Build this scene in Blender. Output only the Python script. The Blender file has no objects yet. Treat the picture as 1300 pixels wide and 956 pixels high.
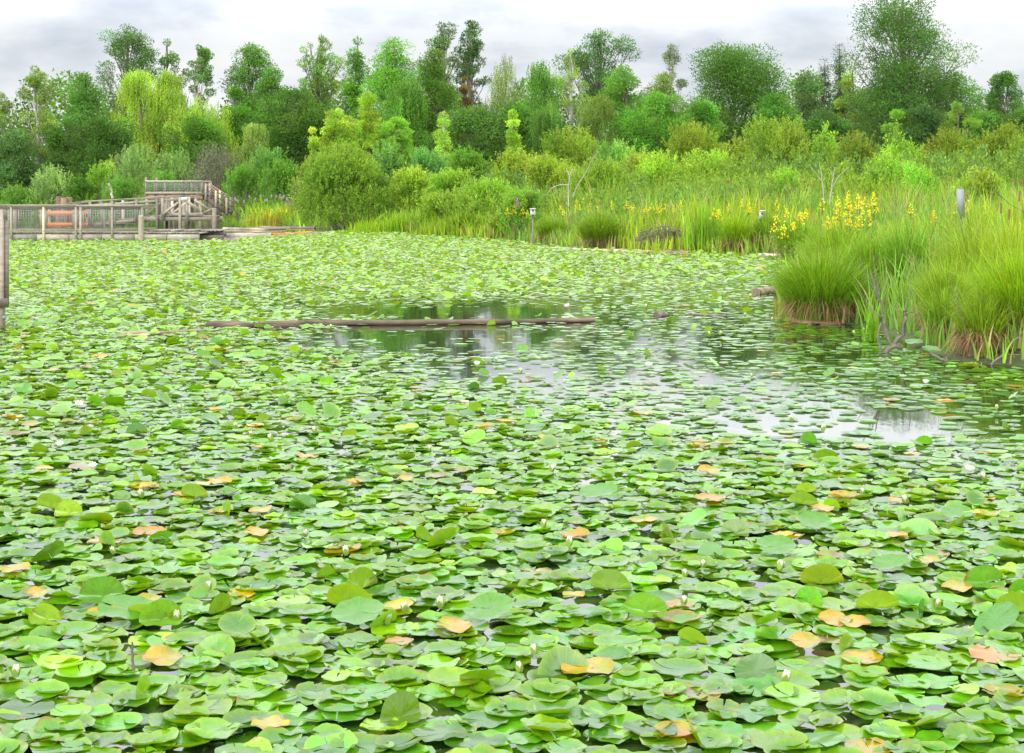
import bpy, math, random
import numpy as np
random.seed(7)
RS = np.random.RandomState(11)
K = 1.36                                          # the place was measured at 1500 pixels focal length; the lens is K times longer
H, F, HY, CX = 2.1, 1500.0*K, 238.0, 650.0          # eye height, focal length in photo pixels, horizon row, centre column
scn = bpy.context.scene
col = scn.collection
PI = math.pi

def S(px, py, z=0.0):
    d = F*(H-z)/(py-HY); return ((px-CX)/F*d, d)
def at(px, py, d):
    return np.array([(px-CX)/F*d, d, H-(py-HY)*d/F])
def topx(x, y, z=0.0):
    return CX+F*x/y, HY+F*(H-z)/y

# ------------------------------------------------------------------ materials
def new_mat(name):
    m = bpy.data.materials.new(name); m.use_nodes = True
    nt = m.node_tree; nt.nodes.clear()
    out = nt.nodes.new('ShaderNodeOutputMaterial')
    return m, nt, out
def N(nt, t, **kw):
    n = nt.nodes.new(t)
    for k, v in kw.items():
        if k in n.inputs.keys(): n.inputs[k].default_value = v
        else: setattr(n, k, v)
    return n
def leaf_material(name, rough=.5, trans=.35, spec=.4, tgain=(1.25, 1.3, .7)):
    m, nt, out = new_mat(name); L = nt.links.new
    a = N(nt, 'ShaderNodeAttribute', attribute_name='tint')
    p = N(nt, 'ShaderNodeBsdfPrincipled', Roughness=rough)
    p.inputs['Specular IOR Level'].default_value = spec
    L(a.outputs['Color'], p.inputs['Base Color'])
    mu = N(nt, 'ShaderNodeMix', data_type='RGBA', blend_type='MULTIPLY')
    mu.inputs[0].default_value = 1; mu.inputs[7].default_value = (*tgain, 1)
    L(a.outputs['Color'], mu.inputs[6])
    t = N(nt, 'ShaderNodeBsdfTranslucent'); L(mu.outputs[2], t.inputs['Color'])
    mx = N(nt, 'ShaderNodeMixShader'); mx.inputs[0].default_value = trans
    L(p.outputs[0], mx.inputs[1]); L(t.outputs[0], mx.inputs[2]); L(mx.outputs[0], out.inputs[0])
    return m
M_LEAF = leaf_material('foliage', .55, .5, .3, (1.3, 1.25, .7))
M_GRASS = leaf_material('grass_blades', .5, .4, .35)

def bark_material(name, c1, c2, scale=6, bump=.3, tint=False, stretch=(1, 1, 1)):
    m, nt, out = new_mat(name); L = nt.links.new
    tc = N(nt, 'ShaderNodeTexCoord'); mp = N(nt, 'ShaderNodeMapping'); mp.inputs['Scale'].default_value = stretch
    L(tc.outputs['Object'], mp.inputs[0])
    n = N(nt, 'ShaderNodeTexNoise', Scale=scale, Detail=6.0, Roughness=.65); L(mp.outputs[0], n.inputs[0])
    r = N(nt, 'ShaderNodeMapRange'); r.inputs[1].default_value = .3; r.inputs[2].default_value = .7
    L(n.outputs[0], r.inputs[0])
    mx = N(nt, 'ShaderNodeMix', data_type='RGBA'); mx.inputs[6].default_value = (*c1, 1); mx.inputs[7].default_value = (*c2, 1)
    L(r.outputs[0], mx.inputs[0]); c = mx.outputs[2]
    if tint:
        a = N(nt, 'ShaderNodeAttribute', attribute_name='tint')
        mu = N(nt, 'ShaderNodeMix', data_type='RGBA', blend_type='MULTIPLY'); mu.inputs[0].default_value = 1
        L(c, mu.inputs[6]); L(a.outputs['Color'], mu.inputs[7]); c = mu.outputs[2]
    p = N(nt, 'ShaderNodeBsdfPrincipled', Roughness=.8); L(c, p.inputs['Base Color'])
    b = N(nt, 'ShaderNodeBump', Strength=bump, Distance=.02); L(n.outputs[0], b.inputs['Height']); L(b.outputs[0], p.inputs['Normal'])
    L(p.outputs[0], out.inputs[0])
    return m
M_BARK = bark_material('grey_bark', (.10, .085, .065), (.24, .21, .17), 4)
M_BIRCH = bark_material('birch_bark', (.25, .24, .22), (.62, .60, .55), 5)
M_DEAD = bark_material('dead_twig_bark', (.07, .058, .048), (.21, .18, .15), 12)
M_SILVER = bark_material('silvered_dead_wood', (.24, .22, .19), (.46, .43, .38), 9)
M_WOOD = bark_material('weathered_boards', (.55, .52, .46), (1.0, .98, .92), 7, .4, True, (1, 1, 3))
M_LOG = bark_material('waterlogged_wood', (.5, .42, .34), (1.0, .95, .88), 5, .6, True, (1, 6, 6))
M_PAINT = bark_material('painted_board', (.85, .85, .85), (1, 1, 1), 9, .1, True)
def wire_material():
    m, nt, out = new_mat('galvanised_wire')
    p = N(nt, 'ShaderNodeBsdfPrincipled', Roughness=.5, Metallic=.6); p.inputs['Base Color'].default_value = (.32, .32, .32, 1)
    nt.links.new(p.outputs[0], out.inputs[0]); return m
M_WIRE = wire_material()

def pad_material():
    m, nt, out = new_mat('lily_pad_leaf'); L = nt.links.new
    a = N(nt, 'ShaderNodeAttribute', attribute_name='tint')
    uv = N(nt, 'ShaderNodeUVMap', uv_map='UVMap')
    sep = N(nt, 'ShaderNodeSeparateXYZ'); L(uv.outputs[0], sep.inputs[0])
    at2 = N(nt, 'ShaderNodeMath', operation='ARCTAN2'); L(sep.outputs[1], at2.inputs[0]); L(sep.outputs[0], at2.inputs[1])
    mul = N(nt, 'ShaderNodeMath', operation='MULTIPLY'); L(at2.outputs[0], mul.inputs[0]); mul.inputs[1].default_value = 9
    nz = N(nt, 'ShaderNodeTexNoise', Scale=2.2, Detail=3.0); L(uv.outputs[0], nz.inputs[0])
    ad = N(nt, 'ShaderNodeMath', operation='ADD'); L(mul.outputs[0], ad.inputs[0]); L(nz.outputs[0], ad.inputs[1])
    co = N(nt, 'ShaderNodeMath', operation='COSINE'); L(ad.outputs[0], co.inputs[0])
    ab = N(nt, 'ShaderNodeMath', operation='ABSOLUTE'); L(co.outputs[0], ab.inputs[0])
    pw = N(nt, 'ShaderNodeMath', operation='POWER'); L(ab.outputs[0], pw.inputs[0]); pw.inputs[1].default_value = 26
    vm = N(nt, 'ShaderNodeMath', operation='MULTIPLY'); L(pw.outputs[0], vm.inputs[0]); vm.inputs[1].default_value = .13
    vein = N(nt, 'ShaderNodeMix', data_type='RGBA'); L(vm.outputs[0], vein.inputs[0]); L(a.outputs['Color'], vein.inputs[6]); vein.inputs[7].default_value = (.30, .46, .10, 1)
    # blotches and worn spots that belong to the leaf
    tco = N(nt, 'ShaderNodeNewGeometry')
    n2 = N(nt, 'ShaderNodeTexNoise', Scale=23.0, Detail=5.0, Roughness=.7); L(tco.outputs['Position'], n2.inputs[0])
    r2 = N(nt, 'ShaderNodeMapRange'); r2.inputs[1].default_value = .25; r2.inputs[2].default_value = .75; r2.inputs[3].default_value = .8; r2.inputs[4].default_value = 1.22
    L(n2.outputs[0], r2.inputs[0])
    mo = N(nt, 'ShaderNodeVectorMath', operation='SCALE'); L(vein.outputs[2], mo.inputs[0]); L(r2.outputs[0], mo.inputs['Scale'])
    n3 = N(nt, 'ShaderNodeTexNoise', Scale=61.0, Detail=2.0); L(tco.outputs['Position'], n3.inputs[0])
    r3 = N(nt, 'ShaderNodeMapRange'); r3.inputs[1].default_value = .70; r3.inputs[2].default_value = .74; L(n3.outputs[0], r3.inputs[0])
    sp = N(nt, 'ShaderNodeMix', data_type='RGBA'); L(r3.outputs[0], sp.inputs[0]); L(mo.outputs[0], sp.inputs[6]); sp.inputs[7].default_value = (.16, .09, .02, 1)
    ln = N(nt, 'ShaderNodeVectorMath', operation='LENGTH'); L(uv.outputs[0], ln.inputs[0])
    n4 = N(nt, 'ShaderNodeTexNoise', Scale=11.0, Detail=4.0); L(tco.outputs['Position'], n4.inputs[0])
    a4 = N(nt, 'ShaderNodeMath', operation='ADD'); L(ln.outputs['Value'], a4.inputs[0]); L(n4.outputs[0], a4.inputs[1])
    r4 = N(nt, 'ShaderNodeMapRange'); r4.inputs[1].default_value = 1.56; r4.inputs[2].default_value = 1.66; r4.inputs[4].default_value = .85; L(a4.outputs[0], r4.inputs[0])
    eb = N(nt, 'ShaderNodeMix', data_type='RGBA'); L(r4.outputs[0], eb.inputs[0]); L(sp.outputs[2], eb.inputs[6]); eb.inputs[7].default_value = (.24, .15, .02, 1); sp = eb
    # the underside of a pad is a paler yellow green
    bk = N(nt, 'ShaderNodeMix', data_type='RGBA'); L(tco.outputs['Backfacing'], bk.inputs[0]); L(sp.outputs[2], bk.inputs[6])
    un = N(nt, 'ShaderNodeMix', data_type='RGBA'); un.inputs[0].default_value = .6; L(sp.outputs[2], un.inputs[6]); un.inputs[7].default_value = (.34, .44, .012, 1)
    L(un.outputs[2], bk.inputs[7])
    p = N(nt, 'ShaderNodeBsdfPrincipled'); L(bk.outputs[2], p.inputs['Base Color'])
    rr = N(nt, 'ShaderNodeMapRange'); rr.inputs[3].default_value = .22; rr.inputs[4].default_value = .38; L(n2.outputs[0], rr.inputs[0]); L(rr.outputs[0], p.inputs['Roughness'])
    p.inputs['Specular IOR Level'].default_value = PAD_SPEC
    p.inputs['Coat Weight'].default_value = 1.0; p.inputs['Coat Roughness'].default_value = .15; p.inputs['Coat IOR'].default_value = 1.58
    b = N(nt, 'ShaderNodeBump', Strength=.25, Distance=.006); L(pw.outputs[0], b.inputs['Height'])
    b2 = N(nt, 'ShaderNodeBump', Strength=.4, Distance=.01); L(n2.outputs[0], b2.inputs['Height']); L(b.outputs[0], b2.inputs['Normal']); L(b2.outputs[0], p.inputs['Normal'])
    t = N(nt, 'ShaderNodeBsdfTranslucent'); mu = N(nt, 'ShaderNodeMix', data_type='RGBA', blend_type='MULTIPLY'); mu.inputs[0].default_value = 1
    mu.inputs[7].default_value = (1.6, 1.4, .5, 1); L(sp.outputs[2], mu.inputs[6]); L(mu.outputs[2], t.inputs[0])
    mx = N(nt, 'ShaderNodeMixShader'); mx.inputs[0].default_value = .28; L(p.outputs[0], mx.inputs[1]); L(t.outputs[0], mx.inputs[2])
    L(mx.outputs[0], out.inputs[0])
    return m
PAD_SPEC = .35
M_PAD = pad_material()

def water_material():
    m, nt, out = new_mat('pond_water'); L = nt.links.new
    g = N(nt, 'ShaderNodeNewGeometry')
    mp = N(nt, 'ShaderNodeMapping'); mp.inputs['Scale'].default_value = (1, .5, 1); L(g.outputs['Position'], mp.inputs[0])
    n = N(nt, 'ShaderNodeTexNoise', Scale=3.2, Detail=3.0, Roughness=.55); L(mp.outputs[0], n.inputs[0])
    p = N(nt, 'ShaderNodeBsdfPrincipled', Roughness=.03, IOR=2.8); p.inputs['Base Color'].default_value = (.02, .03, .012, 1)
    b = N(nt, 'ShaderNodeBump', Strength=.05, Distance=.02); L(n.outputs[0], b.inputs['Height']); L(b.outputs[0], p.inputs['Normal'])
    L(p.outputs[0], out.inputs[0]); return m
def ground_material():
    m, nt, out = new_mat('marsh_soil'); L = nt.links.new
    g = N(nt, 'ShaderNodeNewGeometry')
    n = N(nt, 'ShaderNodeTexNoise', Scale=.9, Detail=8.0, Roughness=.7); L(g.outputs['Position'], n.inputs[0])
    cr = N(nt, 'ShaderNodeValToRGB'); L(n.outputs[0], cr.inputs[0])
    cr.color_ramp.elements[0].position = .35; cr.color_ramp.elements[0].color = (.045, .04, .02, 1)
    cr.color_ramp.elements[1].position = .65; cr.color_ramp.elements[1].color = (.07, .12, .02, 1)
    p = N(nt, 'ShaderNodeBsdfPrincipled', Roughness=.9); L(cr.outputs[0], p.inputs['Base Color'])
    b = N(nt, 'ShaderNodeBump', Strength=.6, Distance=.05); L(n.outputs[0], b.inputs['Height']); L(b.outputs[0], p.inputs['Normal'])
    L(p.outputs[0], out.inputs[0]); return m

# ------------------------------------------------------------------ mesh building
def mesh_np(name, V, Q, mat, tint=None, uv=None, smooth=False):
    V = np.ascontiguousarray(V, dtype=np.float32).reshape(-1, 3); Q = np.ascontiguousarray(Q, dtype=np.int32).reshape(-1, 4)
    me = bpy.data.meshes.new(name)
    me.vertices.add(len(V)); me.vertices.foreach_set('co', V.ravel())
    me.loops.add(Q.size); me.loops.foreach_set('vertex_index', Q.ravel())
    me.polygons.add(len(Q)); me.polygons.foreach_set('loop_start', np.arange(0, Q.size, 4, dtype=np.int32))
    try: me.polygons.foreach_set('loop_total', np.full(len(Q), 4, dtype=np.int32))
    except Exception: pass
    if smooth: me.polygons.foreach_set('use_smooth', np.ones(len(Q), dtype=bool))
    if tint is not None:
        t = np.ones((len(V), 4), np.float32); t[:, :3] = tint
        a = me.attributes.new('tint', 'FLOAT_COLOR', 'POINT'); a.data.foreach_set('color', t.ravel())
    if uv is not None:
        u = me.uv_layers.new(name='UVMap'); u.data.foreach_set('uv', np.ascontiguousarray(uv[Q.ravel()], dtype=np.float32).ravel())
    me.materials.append(mat); me.update(calc_edges=True)
    return me
def link(name, me, parent=None, loc=None):
    o = bpy.data.objects.new(name, me); col.objects.link(o)
    if parent is not None: o.parent = parent
    if loc is not None: o.location = loc
    return o
def tag(o, label=None, cat=None, group=None, kind=None):
    if label: o['label'] = label
    if cat: o['category'] = cat
    if group: o['group'] = group
    if kind: o['kind'] = kind
    return o
def empty(name, loc, label, cat, group=None):
    o = bpy.data.objects.new(name, None); col.objects.link(o); o.location = [float(v) for v in loc]; o.empty_display_size = .2
    return tag(o, label, cat, group)

class MB:
    """collects quads; build() links them as one mesh object whose origin is the parent's place"""
    def __init__(s): s.V = []; s.Q = []; s.T = []; s.n = 0
    def add(s, V, Q, T=(1, 1, 1)):
        V = np.asarray(V, dtype=np.float64).reshape(-1, 3); Q = np.asarray(Q, dtype=np.int64).reshape(-1, 4)
        s.V.append(V); s.Q.append(Q+s.n); s.n += len(V)
        s.T.append(np.broadcast_to(np.asarray(T, dtype=np.float64), (len(V), 3)))
        return s
    def build(s, name, mat, parent=None, origin=(0, 0, 0), smooth=False):
        V = np.concatenate(s.V)-np.asarray(origin)
        me = mesh_np(name, V, np.concatenate(s.Q), mat, np.concatenate(s.T), smooth=smooth)
        return link(name, me, parent, None if parent is not None else [float(v) for v in origin])
    def tube(s, pts, r0, r1, n=6, T=(1, 1, 1), power=1.0):
        pts = np.asarray(pts, dtype=np.float64); k = len(pts)
        d = np.gradient(pts, axis=0); d /= np.linalg.norm(d, axis=1)[:, None]+1e-9
        ref = np.array([0, 0, 1.]) if abs(d[0, 2]) < .9 else np.array([1., 0, 0])
        u = np.cross(d, ref); u /= np.linalg.norm(u, axis=1)[:, None]+1e-9; v = np.cross(d, u)
        t = np.linspace(0, 1, k)**power; r = r0+(r1-r0)*t
        a = np.arange(n)/n*2*PI
        V = pts[:, None]+r[:, None, None]*(np.cos(a)[None, :, None]*u[:, None]+np.sin(a)[None, :, None]*v[:, None])
        i = np.arange(k-1)[:, None]*n; j = np.arange(n)[None]; j2 = (j+1) % n
        Q = np.stack([i+j, i+j2, i+n+j2, i+n+j], -1)
        s.add(V, Q, T)
        # closed ends
        V2 = V.reshape(-1, 3)
        c = V2[-n:]; s.add(np.concatenate([c, c.mean(0)[None]]), [[j_, (j_+1) % n, (j_+1) % n, n] for j_ in range(0)] or np.zeros((0, 4)), T)
        m = n//2
        for e in (V2[:n], V2[-n:]):
            s.add(e, [[q, q+1, (n-2-q) % n, (n-1-q) % n] for q in range(0, m-1)], T)
        return s
    def box(s, a, b, w, h, T=(1, 1, 1), up=(0, 0, 1)):
        """beam from a to b, w across, h along up"""
        a = np.asarray(a, float); b = np.asarray(b, float); d = b-a; d /= np.linalg.norm(d)+1e-9
        up = np.asarray(up, float)
        if abs(d@up) > .95: up = np.array([0, 1., 0])
        sd = np.cross(d, up); sd /= np.linalg.norm(sd); u = np.cross(sd, d)
        V = [p+sd*w/2*i+u*h/2*j for p in (a, b) for i, j in ((-1, -1), (1, -1), (1, 1), (-1, 1))]
        s.add(V, [[0, 1, 2, 3], [7, 6, 5, 4], [0, 4, 5, 1], [1, 5, 6, 2], [2, 6, 7, 3], [3, 7, 4, 0]], T)
        return s

def jit(base, n, amt=.2, rs=RS):
    """n tints around a base colour"""
    b = np.asarray(base, float)[None]*np.exp(rs.normal(0, amt, (n, 1)))
    b = b*np.exp(rs.normal(0, amt*.35, (n, 3)))
    return np.clip(b, .004, .9)
def unit(v): return v/(np.linalg.norm(v, axis=-1, keepdims=True)+1e-9)
def leaves(P, D, L, W, T, rs=RS):
    """rhombic leaves: P base points, D long direction, L length, W width, T tint"""
    n = len(P); D = unit(D); r = unit(rs.normal(0, 1, (n, 3))); X = unit(np.cross(D, r)); L = np.broadcast_to(L, n)[:, None]; W = np.broadcast_to(W, n)[:, None]
    V = np.stack([P, P+D*L*.45+X*W*.5, P+D*L, P+D*L*.45-X*W*.5], 1)
    Q = np.arange(4*n).reshape(n, 4)
    return V.reshape(-1, 3), Q, np.repeat(T, 4, 0)
def blades(P, Hh, lean, bend, W, T, segs=3, rs=RS, face=None):
    """grass blades as tapered curved strips; lean Nx2 (horizontal tip offset as share of height)"""
    n = len(P); Hh = np.broadcast_to(Hh, n); W = np.broadcast_to(W, n)
    t = np.linspace(0, 1, segs+1)
    a = rs.uniform(0, PI, n) if face is None else face
    wx = np.stack([np.cos(a), np.sin(a), np.zeros(n)], 1)
    C = P[:, None, :].repeat(segs+1, 1).astype(float)
    tt = t[None, :]
    hor = (tt*.35+.65*tt**2)*Hh[:, None]
    C[:, :, 0] += lean[:, :1]*hor; C[:, :, 1] += lean[:, 1:]*hor
    C[:, :, 2] += Hh[:, None]*(tt-np.broadcast_to(bend, n)[:, None]*tt**3*.6)
    w = (W[:, None]*(1-.92*tt**1.5))*.5
    V = np.stack([C-wx[:, None]*w[..., None], C+wx[:, None]*w[..., None]], 2)   # n, s+1, 2, 3
    b = (np.arange(n)*(segs+1)*2)[:, None]; i = np.arange(segs)[None]*2
    Q = np.stack([b+i, b+i+1, b+i+3, b+i+2], -1)
    return V.reshape(-1, 3), Q.reshape(-1, 4), np.repeat(T, (segs+1)*2, 0)

# ------------------------------------------------------------------ terrain
SHORE = [(22, -30), (15, 5*K), (9, 11.5*K), S(1300, 470), S(1230, 463), S(1150, 443), S(1110, 416), S(1040, 412), S(978, 404), S(985, 372), S(1010, 345), S(1000, 326),
         S(880, 321), S(800, 319), S(700, 313), S(640, 305), S(560, 300), S(520, 297), S(430, 292), S(380, 289), S(335, 281), S(300, 276), S(270, 271), S(200, 268), S(0, 267), (-70, 112*K), (-160, 118*K), (-160, -30)]
SH = np.array(SHORE)
def shore_dist(x, y):
    """signed distance to the bank: positive on land"""
    x = np.atleast_1d(np.asarray(x, float)); y = np.atleast_1d(np.asarray(y, float))
    best = np.full(x.shape, 1e9); inside = np.zeros(x.shape, bool)
    for i in range(len(SH)):
        ax, ay = SH[i]; bx, by = SH[(i+1) % len(SH)]
        dx, dy = bx-ax, by-ay
        t = np.clip(((x-ax)*dx+(y-ay)*dy)/(dx*dx+dy*dy+1e-12), 0, 1)
        best = np.minimum(best, np.hypot(x-ax-t*dx, y-ay-t*dy))
        c = ((ay > y) != (by > y))
        with np.errstate(divide='ignore', invalid='ignore'):
            inside ^= c & (x < (bx-ax)*(y-ay)/(by-ay+1e-12)+ax)
    return np.where(inside, -best, best)
def gz(x, y):
    sd = shore_dist(x, y); x = np.atleast_1d(x); y = np.atleast_1d(y)
    wob = .06*np.sin(x*.9+y*.5)+.05*np.sin(x*.37-y*.71+1)
    land = np.clip(sd*.18, 0, .28)+np.clip((y-55*K)*.006, 0, .6)*np.clip(sd/8, 0, 1)+wob*np.clip(sd/4, 0, 1)
    return np.where(sd < 0, np.clip(sd*.35, -.9, 0)-.02, land)
def gz1(x, y): return float(gz(x, y)[0])
def build_ground():
    xs = np.concatenate([[-2500, -1200, -600, -300], np.arange(-170, 131, 1.5), [180, 300, 600, 1200, 2500]])
    ys = np.concatenate([[-800, -200, -60], np.arange(-30, 241, 1.5), [260, 340, 500, 900, 1600, 3000]])
    X, Y = np.meshgrid(xs, ys); Z = gz(X.ravel(), Y.ravel())
    V = np.stack([X.ravel(), Y.ravel(), Z], 1); nx = len(xs); ny = len(ys)
    i = (np.arange(ny-1)[:, None]*nx+np.arange(nx-1)[None]).ravel()
    me = mesh_np('ground', V, np.stack([i, i+1, i+nx+1, i+nx], 1), ground_material(), smooth=True)
    tag(link('ground', me), kind='structure')
    me = mesh_np('water', [[-165, -60, 0], [60, -60, 0], [60, 175, 0], [-165, 175, 0]], [[0, 1, 2, 3]], water_material())
    tag(link('water', me), kind='structure')
build_ground()

# ------------------------------------------------------------------ lily pads
def pad_density(px, py, x, y):
    """how thickly the leaves lie: open pools, a loose part on the right, crowded elsewhere"""
    D = np.full(px.shape, 1.0)
    def ell(cx, cy, rx, ry, val, soft=.35):
        q = np.sqrt(((px-cx)/rx)**2+((py-cy)/ry)**2)
        q += .16*np.sin(px*.05+py*.21)+.12*np.sin(px*.023-py*.4+2)
        f = np.clip((1+soft-q)/(2*soft), 0, 1)
        return f, val
    for args in ((900, 450, 340, 80, .52), (1110, 520, 260, 52, .52), (600, 425, 200, 32, .5), (850, 395, 170, 35, .62), (1250, 560, 120, 50, .8), (620, 472, 120, 12, .4),
                 (575, 396, 175, 12, .02), (565, 430, 175, 19, .03), (640, 472, 90, 10, .1), (760, 405, 70, 8, .3), (940, 452, 55, 6, .08), (1010, 538, 50, 11, .12),
                 (1130, 536, 62, 22, .10), (900, 480, 30, 8, .15), (1060, 455, 50, 7, .2), (850, 435, 60, 8, .25), (1240, 540, 26, 12, .15), (690, 385, 90, 5, .3), (1000, 432, 50, 5, .3)):
        f, v = ell(*args); D = D*(1-f)+np.minimum(D, v)*f
    return D
LOGLINES = [((262, 417), (420, 414), .19), ((420, 414), (755, 410), .15), ((152, 427), (255, 422), .14), ((870, 401), (922, 403), .12), ((833, 403), (846, 402), .15), ((960, 375), (985, 373), .2), ((640, 334), (695, 334), .12), ((400, 341), (470, 341), .08)]
def pad_params():
    out = []
    for (y0, y1, g) in ((4.6, 10, .122), (10, 27, .128), (27, 84, .158)):
        ys = np.arange(y0, y1, g); P = []
        for yy in ys:
            w = .50*yy/K+1.2
            xs = np.arange(-w, w, g)
            P.append(np.stack([xs, np.full(len(xs), yy)], 1))
        P = np.concatenate(P); P += RS.uniform(-.5, .5, P.shape)*g*1.25
        px, py = topx(P[:, 0], P[:, 1])
        D = pad_density(px, py, P[:, 0], P[:, 1])
        keep = RS.rand(len(P)) < D
        sd = shore_dist(P[:, 0], P[:, 1])
        keep &= sd < -.02
        keep &= ~((px < 300) & (P[:, 1] > 46.3*K)) & (P[:, 1] < (47+np.clip((px-300)/130, 0, 1)*9)*K)
        for (a, b, w_) in LOGLINES:
            A, B = np.array(S(*a)), np.array(S(*b)); tq = np.clip(((P-A)@(B-A))/((B-A)@(B-A)), 0, 1); keep &= np.hypot(*(P-A-tq[:, None]*(B-A)).T) > w_
        out.append(P[keep])
    return np.concatenate(out)
PADS = pad_params()
nP = len(PADS)
pd = PADS[:, 1]; ppx, ppy = topx(PADS[:, 0], pd)
crowd = np.clip((pd/K-9)/16, 0, 1)*np.clip((1150-ppx)/250, .25, 1)          # far leaves crowd each other up out of the water
loose = 1-pad_density(ppx, ppy, PADS[:, 0], pd)
R_ = RS.uniform(.055, .107, nP)*(1-.14*crowd)*(1+.10*np.clip((11-pd)/3, 0, 1)); R_ *= np.where(loose > .2, .92, 1)
rot = RS.uniform(0, 2*PI, nP)
tilt = np.abs(RS.normal(0, 1, nP))*np.radians(2.4+8.5*crowd)*(1-.75*np.clip(loose*2, 0, 1))
u = RS.rand(nP)
lifted = u < (.012+.06*crowd)*(1-.6*np.clip(loose*2, 0, 1)); tilt[lifted] = np.radians(RS.uniform(14, 42, lifted.sum()))
tdir = RS.uniform(0, 2*PI, nP)
fold = np.zeros(nP); u2 = RS.rand(nP); ff = u2 < (.022+.03*crowd)*(1-.6*np.clip(loose*2, 0, 1)); fold[ff] = np.radians(RS.uniform(35, 100, ff.sum()))
cup = RS.uniform(.0, .20, nP)*(1-.8*np.clip(loose*2, 0, 1)); wav = RS.uniform(.01, .10, nP)*(1-.8*np.clip(loose*2, 0, 1))
kw = RS.choice([2, 3, 3, 4, 5], nP); ph = RS.uniform(0, 2*PI, nP)
zz = .006+RS.rand(nP)*.024*(1-np.clip(loose*2.5, 0, .8))+np.sin(tilt)*R_*np.where(lifted, .75, .25)+crowd*RS.rand(nP)**2*.05
# leaf colours: bright green, with yellow, orange and brown old leaves
GRN = np.array([[.085, .250, .010], [.055, .195, .010], [.130, .300, .008], [.060, .215, .030], [.190, .330, .008]])
ci = RS.choice(5, nP, p=[.34, .24, .2, .14, .08])
tintP = GRN[ci]*[.90, 1.08, .3]*np.exp(RS.normal(0, .30, (nP, 1)))
tintP = tintP*(1-crowd[:, None]*.8)+crowd[:, None]*.8*np.array([.19, .39, .002])*np.exp(RS.normal(0, .32, (nP, 1)))
state = np.zeros(nP, int)
u3 = RS.rand(nP)
y_ = u3 < .008; tintP[y_] = np.array([.60, .36, .001])*np.exp(RS.normal(0, .15, (y_.sum(), 1))); state[y_] = 1
o_ = (u3 >= .014) & (u3 < .019); tintP[o_] = np.array([.56, .21, .001])*np.exp(RS.normal(0, .15, (o_.sum(), 1))); state[o_] = 2
b_ = (u3 >= .022) & (u3 < .027); tintP[b_] = np.array([.17, .10, .03])*np.exp(RS.normal(0, .2, (b_.sum(), 1))); state[b_] = 3
state[(state == 0) & (ci == 4)] = 4
old = (state > 0) & (state < 4); fold[old] *= .3; zz[old] += .012
# leaves read off the photograph: (column, row, radius, kind)
HAND = [(131, 770, .13, 'up', (.10, .27, .02)), (205, 800, .12, 'up', (.16, .36, .02)), (65, 655, .13, 'up', (.09, .26, .03)), (88, 662, .11, 'up', (.27, .44, .03)), (247, 640, .12, 'up', (.07, .24, .03)),
        (775, 760, .13, 'up', (.05, .24, .05)), (1250, 752, .12, 'up', (.12, .32, .02)), (760, 640, .14, 'lift', (.08, .26, .008)), (1112, 785, .12, 'up', (.16, .36, .02)), (1020, 650, .11, 'up', (.07, .25, .03)),
        (820, 790, .12, 'up', (.15, .36, .02)), (620, 795, .14, 'lift', (.08, .26, .008)), (60, 800, .10, 'up', (.22, .38, .02)), (1130, 735, .11, 'lift', (.08, .26, .008)), (985, 712, .13, 'lift', (.08, .26, .008)),
        (1035, 680, .12, 'lift', (.08, .26, .008)), (1215, 668, .11, 'lift', (.08, .26, .008)), (160, 795, .15, 'lift', (.08, .26, .008)), (455, 800, .15, 'lift', (.08, .26, .008)), (1290, 790, .13, 'up', (.12, .31, .02)),
        (205, 850, .14, 'old', (0.50, 0.30, 0.002)), (745, 862, .17, 'old', (0.52, 0.34, 0.002)), (515, 616, .10, 'old', (0.46, 0.30, 0.002)), (575, 808, .14, 'old', (0.52, 0.30, 0.002)), (280, 620, .12, 'old', (0.61, 0.32, 0.002)),
        (330, 658, .11, 'old', (0.52, 0.34, 0.002)), (20, 733, .12, 'old', (0.54, 0.32, 0.002)), (1140, 645, .10, 'old', (0.56, 0.30, 0.002)), (1045, 655, .11, 'old', (0.58, 0.30, 0.002)), (1060, 800, .13, 'old', (0.58, 0.30, 0.002)),
        (1085, 803, .12, 'old', (0.52, 0.30, 0.002)), (728, 768, .09, 'old', (0.44, 0.30, 0.002)), (900, 606, .13, 'old', (0.54, 0.30, 0.002)), (1198, 517, .12, 'up2', (.72, .36, .02)), (48, 765, .09, 'old', (0.54, 0.30, 0.002)),
        (1020, 828, .12, 'old', (0.54, 0.30, 0.002)), (1215, 757, .12, 'old', (0.52, 0.34, 0.002)), (1140, 690, .10, 'old', (0.58, 0.30, 0.002)), (325, 686, .12, 'old', (0.52, 0.30, 0.002)), (1180, 722, .1, 'old', (0.48, 0.34, 0.002)),
        (1172, 434, .15, 'lift', (.08, .26, .008)), (1190, 440, .16, 'lift', (.08, .26, .008)), (1212, 446, .15, 'lift', (.08, .26, .008)), (1160, 442, .13, 'lift', (.08, .26, .008)), (1228, 455, .14, 'lift', (.08, .26, .008)), (1182, 452, .14, 'lift', (.08, .26, .008)), (1205, 432, .14, 'lift', (.08, .26, .008))]
hn = len(HAND); hP = np.array([S(a, b) for a, b, *_ in HAND])
near_hand = np.zeros(nP, bool)
for (hx, hy) in hP: near_hand |= np.hypot(PADS[:, 0]-hx, PADS[:, 1]-hy) < .075
def cat_(a, b): return np.concatenate([np.asarray(a)[~near_hand], np.asarray(b)])
hk = [h[3] for h in HAND]
hfold = np.array([np.radians(84) if k == 'up' else (np.radians(20) if k == 'up2' else 0) for k in hk]); htilt = np.array([np.radians(15 if k == 'lift' else (9 if k == 'up' else 6)) for k in hk])
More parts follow.
